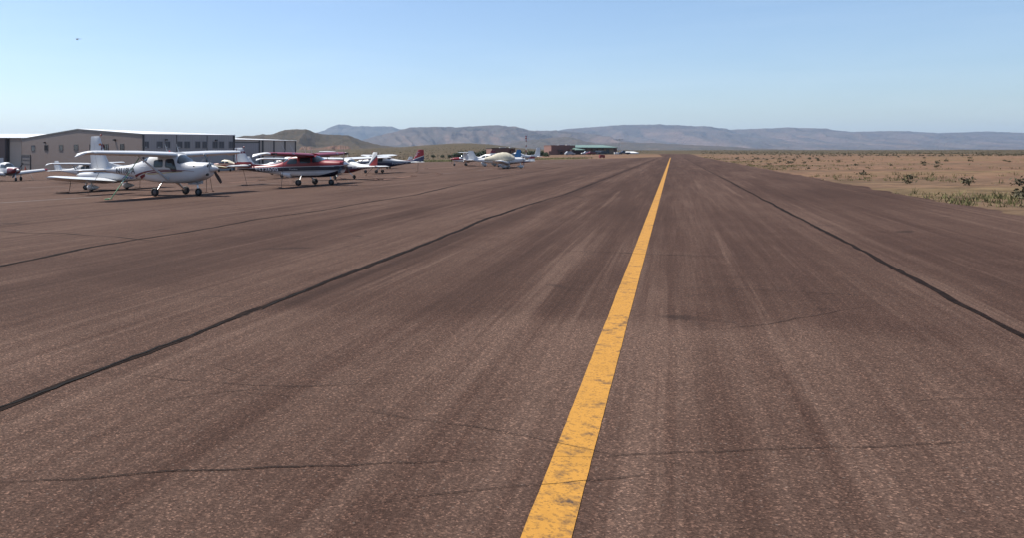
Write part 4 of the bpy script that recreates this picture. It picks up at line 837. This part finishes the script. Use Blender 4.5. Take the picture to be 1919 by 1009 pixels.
for sd in (-1, 1):
    f2.decal('cowl_underside', [(.9, .52), (1.5, .545), (2.1, .64), (2.5, .80), (2.56, .98), (2.2, .86), (1.7, .74), (1.2, .64)], [(0, 1, 7), (1, 6, 7), (1, 2, 6), (2, 5, 6), (2, 3, 5), (3, 4, 5)], sd, navy, p2, .012, 2)
    V, F = text2d('STOL'); o = mobj('fin_lettering', [(-5.12 + .42 * (u if sd < 0 else 1 - u) + .08, sd * .062, 2.085 + .09 * v) for u, v in V], F, white, p2); fix_normals(o)
    for dx, m in ((0, navy), (.085, white), (.15, maroon)):
        o = mobj('rudder_stripe', [(-5.34 + dx, sd * .052, 1.45), (-5.395 + dx, sd * .040, 2.40), (-5.395 + dx + .055, sd * .044, 2.40), (-5.34 + dx + .07, sd * .056, 1.45)], [(0, 1, 2, 3)], m, p2); fix_normals(o)
o = f2.decal('cowl_stripe', [(1.2, 1.165), (2.55, 1.165), (2.55, 1.19), (1.2, 1.19)], [(0, 1, 2, 3)], -1, white, p2, .007, 2)

# ------------------------------------------------------------------ low-wing airplanes
FLOW = [(2.17, .90, 1.30, 1.1, .30, 2.3), (2.05, .80, 1.33, 1.08, .42, 2.5), (1.7, .70, 1.37, 1.02, .49, 2.7), (1.05, .64, 1.41, 1.0, .54, 2.9), (.85, .62, 1.48, 1.0, .55, 2.9), (.35, .60, 1.82, 1.0, .56, 2.8), (-.1, .60, 1.92, 1.0, .56, 2.8), (-.7, .61, 1.88, 1.0, .55, 2.8), (-1.3, .64, 1.68, 1.0, .50, 2.6), (-1.9, .70, 1.46, 1.0, .42, 2.4), (-3.0, .82, 1.31, 1.04, .28, 2.3), (-4.1, .95, 1.22, 1.07, .14, 2.2), (-4.75, 1.03, 1.17, 1.1, .05, 2.1)]
def lowwing(name, label, x, y, head, s=1.0, body=None, wingm=None, finm=None, rudm=None, stabm=None, tipm=None, reg=None, regbox=(-3.6, -1.8, .95, 1.24), regm=None, prop=(2, .9), pants=True, ttail=False, cowlm=None, fin_h=1.0, canopy=None, slant=0, spin=None, dih=.085, glassm=None, span=1.0, detail=True):
    r = empty(name); tag(r, label, 'airplane', 'airplanes tied down on the apron'); fu = Fus(FLOW); body = body or white; wingm = wingm or white
    fu.loft('fuselage', body, r, 36, 24)
    W_ = [(.60, .30, .66, 1.62, .15), (.42, .9, .68 + .3 * dih, 1.55, .15), (.38, 4.2 * span, .68 + 3.9 * span * dih, 1.35, .13), (.33, 4.55 * span, .70 + 4.25 * span * dih, 1.2, .10, .02), (.15, 4.75 * span, .73 + 4.45 * span * dih, .85, .05)]
    wings(r, W_, wingm, tipm or wingm, (.62, 2.4 * span), (2.4 * span, 4.2 * span), 4.22 * span)
    ft = 1.15 + 1.15 * fin_h
    fin(r, [(-3.55, 0, 1.12, 1.15, .09), (-4.05, 0, ft - .12, .72, .08), (-4.12, 0, ft, .6, .05)], finm or body, rudm, .62, [(-2.7, 1.34), (-3.5, 1.42), (-3.8, 1.7), (-4.0, 1.2), (-3.1, 1.2)], finm or body)
    zs = ft if ttail else 1.12; xo = -.12 if ttail else 0
    tailplane(r, [(-3.95 + xo, .03, zs, .95, .09), (-4.0 + xo, 1.45, zs, .80, .09), (-4.08 + xo, 1.56, zs, .6, .05)], stabm or wingm)
    propeller(r, 2.22, 1.1, .92, prop[0], prop[1], propm, spin or body, .16, .34)
    if cowlm: V = None; fu2 = Fus([q_ for q_ in FLOW if q_[0] >= 1.05]); fu2.S = [(a, b - .008, c + .008, d, e + .008, n) for a, b, c, d, e, n in fu2.S]; fu2.xs = [q_[0] for q_ in fu2.S]; fu2.loft('cowling', cowlm, r, 14, 24)
    if not canopy:
        fu.patch('windshield', lambda b: .98 - .30 * b ** 2, lambda b: .36 + .0 * b, R(22), glassm or glass, r)
        for sd in (-1, 1):
            window_side(fu, [(-.35, 1.34), (-.35, 1.70), (.28, 1.68), (.55, 1.36)], sd, r, glassm or glass); window_side(fu, [(-1.2, 1.36), (-1.0, 1.60), (-.5, 1.68), (-.48, 1.35)], sd, r, glassm or glass)
    for sd in (-1, 1):
        if reg: lettering(fu, reg, *regbox, sd, regm or blackp, r, slant)
        leg(r, [(0, sd * 1.5, .72), (0, sd * 1.5, .25)], [.06, .05], wingm)
        wheel(r, 0, sd * 1.5, .2, .15)
        if pants: pant(r, -.05, sd * 1.5, .27, .95, .20, .14, wingm)
    leg(r, [(1.75, 0, .75), (1.85, 0, .25)], [.05, .04], silver, 'nose_strut'); wheel(r, 1.87, 0, .18, .13)
    if pants is True: pant(r, 1.85, 0, .25, .85, .18, .13, wingm)
    if detail:
        for sd in (-1, 1): MB().lathe([(2.175, .02), (2.19, .085), (2.1, .09)], 10, 'x', (0, sd * .2, 1.14)).build('cowl_intake', blackp, r)
        MB().tube([(-1.5, 0, 1.6), (-1.75, 0, 2.0)], [.015, .006], 5).build('antenna', white, r)
    place(r, x, y, head, s); return r, fu
p3, f3 = lowwing('light_airplane', 'white low-wing airplane with wheel pants and blue letters behind the N118VA airplane', -12.3, 46.8, R(153), body=bands('white_blue_top', [(None, WHITE), (1.27, (.05, .11, .2)), (1.33, WHITE)], .3, 2.2), reg='N6482H', regbox=(-3.35, -1.35, .86, 1.13), regm=letter_blue, slant=2.0, fin_h=.72, pants='mains')
place(p3, -12.3, 46.8, R(153), 1.0, .78)
g4 = G(13, 339)
lowwing('light_airplane', 'silver and white low-wing airplane with dark red nose at the left edge', g4.x, g4.y, R(-42), .86, body=bands('silver_scheme', [(None, (.10, .10, .11)), (.84, (.55, .55, .56)), (1.38, WHITE)], .3, 2.2), cowlm=bands('red_cowl', [(None, (.10, .10, .11)), (.80, MAROON), (1.34, WHITE)], .3, 2.2), tipm=red, pants=False, span=.95)
p5, f5 = highwing('light_airplane', 'small white high-wing airplane with blue fin emblem behind the white low-wing', A(166, 300, 64).x, 64.0, R(-30), .72, detail=False, finm=white, finh=.62)
for sd in (-1, 1): o = mobj('emblem', [(-4.95, sd * .065, 1.62), (-4.65, sd * .065, 1.62), (-4.68, sd * .065, 1.86), (-4.9, sd * .065, 1.86)], [(0, 1, 2, 3)], letter_blue, p5)
g6 = G(421, 321.5)
lowwing('light_airplane', 'cream and dark red low-wing airplane seen past the nose of the N118VA airplane', g6.x, g6.y, R(150), .80, body=bands('cream_red_scheme', [(None, (.16, .02, .018)), (1.18, CREAM), (1.25, (.22, .035, .025)), (1.36, CREAM)], .3, 2.2), wingm=cream, finm=bands('cream_red_fin', [(None, CREAM), (1.5, MAROON), (1.75, CREAM)], .3, 2.6), pants=False, spin=red)
highwing('light_airplane', 'white high-wing airplane mostly hidden behind the red and navy airplane', A(538, 300, 70).x, 70.0, R(-27), .80, detail=False, finh=.6)
lowwing('light_airplane', 'low-wing airplane with dark fin and white T-tail behind the red cabin roof', A(540, 300, 80).x, 80.0, R(158), .95, finm=navy, stabm=white, ttail=True, pants=False, fin_h=1.05, detail=False)
b8 = bands('white_navy_red_scheme', [(None, MAROON), (.98, (.03, .03, .07)), (1.26, WHITE)], .3, 2.6)
p8, f8 = highwing('light_airplane', 'white high-wing airplane with white and red tail seen from behind its fin', 1.9, 62.0, R(122), .80, body=b8, reg='N73GY', regbox=(-3.9, -2.0, 1.06, 1.24), regm=paint('letter_pale', (.6, .6, .62)), finm=bands('red_white_fin', [(None, RED), (-1.72, (.05, .06, .10)), (-1.58, WHITE)], -8, 2, .72), rudm=bands('red_white_fin2', [(None, RED), (-1.72, (.05, .06, .10)), (-1.58, WHITE)], -8, 2, .72), finh=.74)
b9 = bands('patrol_scheme', [(None, (.010, .014, .05)), (1.24, (.35, .37, .4)), (1.27, (.03, .035, .07)), (1.36, (.3, .32, .36)), (1.40, WHITE)], .3, 2.4)
g9 = G(711, 324)
p9, f9 = highwing('light_airplane', 'navy and white high-wing airplane lettered N490CP with red swept tail', g9.x, g9.y, R(157), .88, body=b9, reg='N490CP', regbox=(-3.55, -1.75, 1.03, 1.23), regm=paint('letter_grey2', (.45, .47, .5)), finm=bands('patrol_fin', [(None, (.02, .03, .08)), (.02, (.5, .5, .5)), (.10, (.32, .014, .022))], -5, 5, .35), rudm=bands('patrol_fin2', [(None, (.02, .03, .08)), (.02, (.5, .5, .5)), (.10, (.32, .014, .022))], -5, 5, .35), finh=.80, tipm=white)
for sd in (-1, 1):
    V, F = text2d('CAP'); ca, sa = math.cos(R(58)), math.sin(R(58)); Q = []
    for u, v in V:
        uu = (u - .5) * .72; vv_ = (v - .5) * .24
        Q.append((-4.50 - (uu * ca + vv_ * -sa) * 1.0 if sd > 0 else -4.50 - (uu * -ca * -1 + vv_ * -sa), sd * .07, 1.98 + (uu * sa + vv_ * ca)))
    o = mobj('fin_lettering', Q, F, paint('letter_pale', (.6, .6, .62)), p9)
    o = mobj('fin_flag', [(-4.62, sd * .062, 2.36), (-4.86, sd * .062, 2.34), (-4.88, sd * .062, 2.40), (-4.64, sd * .062, 2.42)], [(0, 1, 2, 3)], white, p9)
    n3 = [(1.05 + .17 * math.cos(a), 1.0 + .17 * math.sin(a)) for a in (R(90), R(210), R(330))]; f9.decal('emblem', n3, [(0, 1, 2)], sd, paint('letter_grey2', (.45, .47, .5)), p9, .008, 1)
    f9.decal('emblem', [(1.05 + .06 * math.cos(a), 1.0 + .06 * math.sin(a)) for a in np.linspace(0, 6.28, 9)[:-1]], [tuple(range(8))], sd, red, p9, .012)
lowwing('light_airplane', 'white low-wing airplane half hidden behind the navy N490CP airplane', A(728, 300, 110).x, 110.0, R(165), .70, detail=False, pants=False)
g11 = G(882, 311)
lowwing('light_airplane', 'white low-wing airplane with red nose and dark red fin tip facing left', g11.x, g11.y + 4, R(172), .97, body=bands('white_red_scheme', [(None, WHITE), (.98, MAROON), (1.14, WHITE)], .3, 2.2), cowlm=bands('red_cowl2', [(None, WHITE), (.95, RED)], .3, 2.2), finm=bands('white_red_fin', [(None, WHITE), (2.0, MAROON)], .3, 2.6), pants=False, spin=red, fin_h=1.15)
lowwing('light_airplane', 'white T-tail airplane with a broad fin beside the cream covered one', A(918, 310, 118).x, 118.0, R(-42), .95, ttail=True, fin_h=.92, body=bands('white_grey_scheme', [(None, WHITE), (.92, (.12, .12, .16)), (.98, WHITE)], .3, 2.2))
g13 = G(948, 315.5)
p13, f13 = lowwing('light_airplane', 'white low-wing airplane with wheel pants under a cream canopy cover', g13.x, g13.y, R(-22), .98, canopy=True, dih=.06)
cv = Fus([(1.15, 1.02, 1.46, 1.1, .57, 2.6), (.8, .98, 1.70, 1.1, .66, 2.4), (.35, .92, 1.95, 1.05, .74, 2.3), (-.2, .90, 2.06, 1.05, .78, 2.2), (-.9, .90, 1.98, 1.05, .74, 2.2), (-1.7, .93, 1.68, 1.05, .60, 2.3), (-2.6, .98, 1.42, 1.1, .40, 2.4)]); co_ = cv.loft('canopy_cover', flat('cream_canvas', (.46, .42, .33), .85, 0, .12, 2.5), None, 30, 28)
for v in co_.data.vertices: v.co += Vector((0, .012 * math.sin(v.co.x * 17 + v.co.z * 5), .014 * math.sin(v.co.x * 11 + v.co.y * 9)))
co_.matrix_world = p13.matrix_world.copy(); tag(co_, 'cream canvas cover draped over the canopy of a low-wing airplane', 'cover')
lowwing('light_airplane', 'airplane with bright blue fin behind the cream covered one', A(925, 300, 140).x, 140.0, R(176), 1.0, finm=bluep, rudm=bluep, fin_h=1.2, detail=False)
lowwing('light_airplane', 'white airplane with tall square white fin behind the others on the right', A(966, 300, 166).x, 166.0, R(178), 1.08, detail=False, fin_h=1.45, reg='N40LR', regbox=(-4.2, -2.6, .98, 1.16), pants=False, body=bands('white_grey_line', [(None, WHITE), (.92, (.2, .2, .24)), (1.0, WHITE)], .3, 2.4))
lowwing('light_airplane', 'small white and maroon airplane whose tail shows right of the cream covered one', A(955, 308, 108).x, 108.5, R(166), .72, finm=bands('maroon_fin', [(None, WHITE), (1.55, MAROON), (2.0, WHITE)], .3, 2.6), body=bands('white_maroon_scheme', [(None, MAROON), (1.04, WHITE)], .3, 2.2), detail=False, pants=False)

# ------------------------------------------------------------------ tie-down ropes, straps and anchors
def rope(label, a, b, rad=.012, sag=.1, mat=None, name='tie_down_rope', tail=True):
    a, b = Vector(a), Vector(b); b.z = gz(b.x, b.y) + .015; N = 12
    pts = [a.lerp(b, t) + Vector((0, 0, -sag * 4 * t * (1 - t) * .5)) for t in np.linspace(0, 1, N)]
    for p in pts: p.z = max(p.z, gz(p.x, p.y) + .015)
    r = empty(name, b); tag(r, label, 'rope', 'ropes and straps tying the airplanes down'); loc = [p - b for p in pts]
    MB().tube(loc, rad, 6).build('line', mat or ropem, r, 60)
    MB().lathe([(0, .10), (.02, .09), (.03, .03)], 10, 'z', (0, 0, -.012)).build('ground_anchor', anchor_m, r)
    if tail:
        q = [Vector((0, 0, .02))]
        for k in range(5): q.append(q[-1] + Vector((random.uniform(-.18, .10), random.uniform(-.14, .05), 0)))
        q = [v + Vector((0, 0, GX * -v.x + GY * -v.y)) for v in q]; MB().tube(q, rad * 1.1, 5).build('loose_end', mat or ropem, r)
    return r
def loc_of(root, v): return root.matrix_world @ Vector(v)
greenm = flat('green_strap', (.08, .30, .14), .6, 0, .3, 6); palegreen = flat('pale_green_strap', (.55, .72, .58), .55, 0, .2, 6)
ga = loc_of(p1, (.0, -2.1, 1.90)); gb2 = G(207, 374)
st_ = rope('green ratchet strap from the near wing of the N118VA airplane to the ground', ga, gb2, .022, .02, greenm, 'tie_down_strap')
dvec = ga - st_.location
for t in (.36, .60): MB().tube([dvec * t, dvec * (t + .07)], .030, 6).build('strap_buckle', palegreen, st_)
rope('rope tying the tail of the N118VA airplane', loc_of(p1, (-4.75, 0, 1.2)), G(164, 365), .012, .0); rope('rope tying the far wing of the N118VA airplane', loc_of(p1, (.05, 2.7, 1.95)), G(398, 359), .014, .0); rope('slack rope under the far wing of the N118VA airplane', loc_of(p1, (.05, 2.7, 1.95)), G(387, 360.5), .014, .0)
rope('curved rope under the left wing of the white low-wing airplane with blue letters', loc_of(p3, (-.1, 3.2, .92)), G(128, 361), .018, .35); rope('rope under the right wing of the white low-wing airplane with blue letters', loc_of(p3, (-.1, -2.6, .85)), G(262, 351), .014, .05)
rope('rope tying the tail of the red and navy airplane', loc_of(p2, (-4.7, 0, .96)), G(463, 347), .014, .0); rope('rope tying the near wing of the red and navy airplane', loc_of(p2, (.0, -2.85, 1.80)), G(527, 352), .014, .0); rope('rope tying the far wing of the red and navy airplane', loc_of(p2, (.0, 2.85, 1.80)), G(632, 343), .014, .0)
rope('rope tying the tail of the navy N490CP airplane', loc_of(p9, (-4.7, 0, 1.15)), G(783, 322), .02, .0); rope('rope tying the tail of the white and red airplane', loc_of(p8, (-4.7, 0, 1.15)), G(685, 328.5), .02, .0)
rope('rope from the wing of the red-nosed airplane at the left edge', G(52, 330) + Vector((0, 0, .9)), G(64, 338.5), .02, .0)
for i, (a, b) in enumerate([(706, 336.5), (771, 330), (484, 337.5), (548, 341), (637, 334.5), (797, 316), (820, 326)]):
    p = G(a, b); o = MB().lathe([(0, .16), (.03, .14), (.05, .05)], 10, 'z').tube([(-.1, 0, .03), (0, 0, .12), (.1, 0, .03)], .015, 6).tube([(0.05, 0, .03), (.2, .1, .025), (.35, -.05, .025), (.5, .08, .025)], .02, 5).build('tie_down_anchor', anchor_m); o.location = p
    tag(o, ['rusty anchor at the left end of the long mark before the N490CP airplane', 'rusty anchor at the right end of the long mark before the N490CP airplane', 'rusty anchor behind the tail of the red and navy airplane', 'rusty anchor behind the near wheel of the red and navy airplane', 'rusty anchor beside the propeller of the red and navy airplane', 'rusty anchor right of the red tail of the N490CP airplane', 'rusty anchor on bare apron well right of the N490CP airplane'][i], 'anchor', 'empty tie-down anchors on the apron')

# ------------------------------------------------------------------ small things by the hangars
p = G(63, 317.5); o = empty('portable_generator', p); tag(o, 'olive trailer generator with a white tank by the hangar door', 'generator')
MB().box(-.3, 3.6, -.7, .7, .45, 1.55).box(-.2, 3.5, -.6, .6, 1.55, 1.65).build('housing', flat('olive_housing', (.10, .095, .08), .7), o); MB().box(-.9, 1.0, -.8, .8, .40, .50).lathe([(.5, .45), (1.5, .45), (1.75, .2)], 12, 'z', (0, 0, 0)).build('tank', white, o, 40)
for sx in (.3, 2.8): wheel(o, sx, -.62, .3, .18)
p = G(86, 318.5); o = MB().tube([(0, 0, .06), (.6, .2, .16), (1.6, 0, .10), (2.6, .25, .2), (4.0, .1, .1)], [.10, .16, .13, .18, .08], 7).build('rubble_heap', flat('red_rubble', (.24, .11, .08), .95, 0, .4, 4)); o.location = p; tag(o, 'low heap of reddish rubble along the foot of the hangar', 'rubble')
def cone(px, py, label):
    o = empty('traffic_cone', G(px, py)); tag(o, label, 'traffic cone', 'cones by the hangar door'); MB().lathe([(.03, .17), (.68, .04), (.72, .02)], 12, 'z').build('cone', paint('cone_orange', (.6, .12, .04)), o, 40); MB().box(-.22, .22, -.22, .22, 0, .04).build('base', paint('cone_orange', (.6, .12, .04)), o)
cone(47.5, 318.5, 'orange traffic cone in front of the hangar door')
# helicopter in the sky
hp = A(145, 73, 1500); h = empty('helicopter', hp, R(180)); tag(h, 'tiny dark helicopter flying high over the hangar', 'helicopter')
hd = Fus([(2.6, -.4, .3, -.05, .25, 2.2), (1.8, -.9, .75, -.1, .75, 2.3), (.5, -1.1, 1.0, -.05, .9, 2.4), (-.8, -.9, 1.0, .05, .8, 2.4), (-1.8, -.2, .8, .3, .35, 2.2), (-3.5, .15, .65, .4, .2, 2.1), (-7.2, .35, .6, .48, .1, 2.1)]); hd.loft('fuselage', paint('heli_body', (.10, .03, .03)), h, 26, 16)
surf('tail_fin', [(-6.5, 0, -.3, .9, .08), (-6.7, 0, .5, .7, .08), (-7.0, 0, 1.6, .6, .06)], 0, 1, white, h, True, 0); MB().tube([(0, 0, .9), (0, 0, 1.7)], .14, 8).build('rotor_mast', greyp, h)
for k in range(3): a = .5 + k * 2.094; MB().tube([(0, 0, 1.65), (4.8 * math.cos(a), 4.8 * math.sin(a), 1.6)], [(.2, .04), (.16, .03)], 6).build('rotor_blade', greyp, h)
for sd in (-1, 1): MB().tube([(2.0, sd * 1.0, -1.6), (1.8, sd * 1.0, -1.75), (-1.6, sd * 1.0, -1.75)], .06, 6).tube([(1.0, sd * .6, -1.0), (1.0, sd * 1.0, -1.75)], .05, 5).tube([(-.8, sd * .6, -.9), (-.8, sd * 1.0, -1.75)], .05, 5).build('skid', greyp, h)
hd.patch('windshield', lambda b: 2.35, lambda b: 1.0, R(0), dark_glass, h)

# ------------------------------------------------------------------ fence and plants
fn = empty('perimeter_fence'); tag(fn, 'thin wire perimeter fence with dark posts beyond the grass', 'fence')
pm = None; pts = []
for i in range(36):
    X = -8 + i * 1.9; Y = 300 + i * .25; z = float(terrain(X, Y)); pts.append((X, Y, z + 1.9))
    if pm is None: o = MB().tube([(0, 0, -.2), (0, 0, 2.0)], .06, 6).build('fence_post', twigm, fn); pm = o.data
    else: o = bpy.data.objects.new('fence_post', pm); COL.objects.link(o); o.parent = fn
    o.location = (X, Y, z)
for dz in (0, .7, 1.35): MB().tube([(a, b, c - dz) for a, b, c in pts[::3]], .018, 4).build('wire', twigm, fn)
def leaf_cloud(n, rx, ry, rz, size, seed):
    g = np.random.default_rng(seed); d = g.normal(size=(n, 3)); d /= np.linalg.norm(d, axis=1)[:, None]; rad = g.random(n) ** .4
    lob = 0.75 + 0.35 * np.sin(d[:, 0] * 5 + seed) * np.cos(d[:, 1] * 4 + seed * 2) + .15 * g.normal(size=n); c = d * (rad * lob)[:, None] * [rx, ry, rz]; c[:, 2] += rz * .8; c[:, 2] = np.maximum(c[:, 2], .03)
    a = g.normal(size=(n, 3)); b = g.normal(size=(n, 3)); a /= np.linalg.norm(a, axis=1)[:, None]; b = np.cross(a, b); b /= np.linalg.norm(b, axis=1)[:, None]; s = size * (0.6 + g.random(n))[:, None]
    return np.stack([c - a * s, c + b * s * .5, c + a * s, c - b * s * .5], 1).reshape(-1, 3)
def cloud_obj(name, clouds, mat, parent=None):
    V = np.concatenate(clouds); me = bpy.data.meshes.new(name); n = len(V) // 4
    me.vertices.add(len(V)); me.vertices.foreach_set('co', V.astype(np.float32).ravel()); me.loops.add(n * 4); me.loops.foreach_set('vertex_index', np.arange(n * 4, dtype=np.int32))
    me.polygons.add(n); me.polygons.foreach_set('loop_start', np.arange(0, n * 4, 4, dtype=np.int32)); me.polygons.foreach_set('loop_total', np.full(n, 4, np.int32)); me.update(); me.materials.append(mat)
    o = bpy.data.objects.new(name, me); COL.objects.link(o); o.parent = parent; return o
# green bushes along the foot of the low desert hill
proto = []
for i, (px, Y, hgt) in enumerate([(843, 330, 1.6), (852, 335, 2.2), (858, 330, 2.6), (866, 340, 3.2), (873, 333, 2.4), (881, 338, 3.3), (888, 335, 2.6), (896, 345, 2.2), (903, 338, 3.0), (911, 342, 3.4), (918, 339, 2.6), (975, 350, 3.0), (993, 345, 3.2), (1003, 350, 2.6), (1012, 346, 3.0), (1021, 352, 2.4), (829, 338, 1.4), (812, 345, 1.5), (1024, 340, 1.8)]):
    X = (px - CXP) / FPX * Y; r = empty('bush', (X, Y, float(terrain(X, Y)) - .05)); words = ['rounded', 'tall', 'broad', 'ragged', 'low', 'dense']
    tag(r, 'dark green desert bush in the row beyond the right-hand airplanes', 'bush', 'bushes beyond the right-hand airplanes')
    if len(proto) < 5:
        me = cloud_obj('foliage', [leaf_cloud(420, 1.1, 1.0, .62, .13, 40 + i)], leafm, r); st2 = MB()
        for k in range(5): a = k * 1.3 + i; st2.tube([(0, 0, 0), (.25 * math.cos(a), .25 * math.sin(a), .4), (.6 * math.cos(a), .6 * math.sin(a), .8)], [.05, .035, .012], 5)
        tw = st2.build('stem', twigm, r); proto.append((me.data, tw.data))
    else:
        for nm, dt in zip(('foliage', 'stem'), proto[i % 5]): o = bpy.data.objects.new(nm, dt); COL.objects.link(o); o.parent = r
    k = hgt / 1.25; r.scale = (k * .95, k * .95, k); r.rotation_euler = (0, 0, i * 1.7)
# desert scrub: uncountable
cl = []; g = np.random.default_rng(5)
for k in range(9000):
    px = g.uniform(430, 2050); Y = 250 * (1700 / 250) ** (g.random() ** .9); X = (px - CXP) / FPX * Y
    s_, t_ = st(X, Y)
    if (TR - 25 < t_ and t_ < TR + 6) or (Y < 300 and X < 60) or (Y < 440 and 60 < X < 190): continue
    sz = g.uniform(.28, .62); c = leaf_cloud(12, sz, sz, sz * .6, .30 * sz, k); cl.append(c + [X, Y, float(terrain(X, Y)) - .05])
for k in range(420):
    s_ = 20 * (300 / 20) ** g.random(); t_ = TR + 3 + g.exponential(28); X, Y = xy(s_, t_)
    if Y < 12 or vn.fbm(np.array(X / 16. + 5), np.array(Y / 16.), 3) < .45: continue
    sz = g.uniform(.12, .5); cl.append(leaf_cloud(70, sz, sz, sz * .6, .11 * sz + .02, k + 70000) + [X, Y, float(terrain(X, Y)) - .03])
cloud_obj('desert_scrub', cl, scrubm)['kind'] = 'stuff'; bpy.data.objects['desert_scrub']['label'] = 'sparse olive desert scrub on the plain and low hill'
# dry grass: verge beyond the apron and the strip right of the taxiway
cl = []
def tuft(X, Y, n, h, sp, z): 
    a = g.uniform(0, 6.28, n); b = g.uniform(0, sp, n); x = X + b * np.cos(a); y = Y + b * np.sin(a); ln_ = g.uniform(.3, 1, n) * h; lx = g.normal(0, .35, n) * ln_; ly = g.normal(0, .35, n) * ln_; wd = .010 + .012 * g.random(n) * (h / .3)
    ca, sa = np.cos(a * 3), np.sin(a * 3); zz = np.full(n, z)
    return np.stack([np.stack([x - ca * wd, y - sa * wd, zz], 1), np.stack([x + ca * wd, y + sa * wd, zz], 1), np.stack([x + lx + ca * wd * .2, y + ly + sa * wd * .2, zz + ln_], 1), np.stack([x + lx - ca * wd * .2, y + ly - sa * wd * .2, zz + ln_], 1)], 1).reshape(-1, 3)
for k in range(5200):
    s_ = 22 * (380 / 22) ** g.random(); t_ = TR + .15 + g.exponential(5.0) + (0 if g.random() < .6 else g.uniform(0, 40)); X, Y = xy(s_, t_)
    if Y < 8 or vn.fbm(np.array(X / 7.), np.array(Y / 7.), 3) < .43 + .1 * g.random(): continue
    cl.append(tuft(X, Y, 12, g.uniform(.05, .45) ** 1.4, g.uniform(.06, .5), float(terrain(X, Y)) - .01))
for k in range(1500):
    px = g.uniform(540, 1110); lo_ = np.interp(px, [540, 700, 860, 1000, 1110], [190, 214, 216, 240, 268]); Y = lo_ + g.exponential(16); X = (px - CXP) / FPX * Y
    if inpoly(np.array([X]), np.array([Y]), APR)[0]: continue
    cl.append(tuft(X, Y, 10, g.uniform(.3, .7), g.uniform(.3, 1.0), float(terrain(X, Y)) - .02))
cloud_obj('dry_grass', cl, grassm)['kind'] = 'stuff'; bpy.data.objects['dry_grass']['label'] = 'dry yellow green grass along the edge of the pavement'
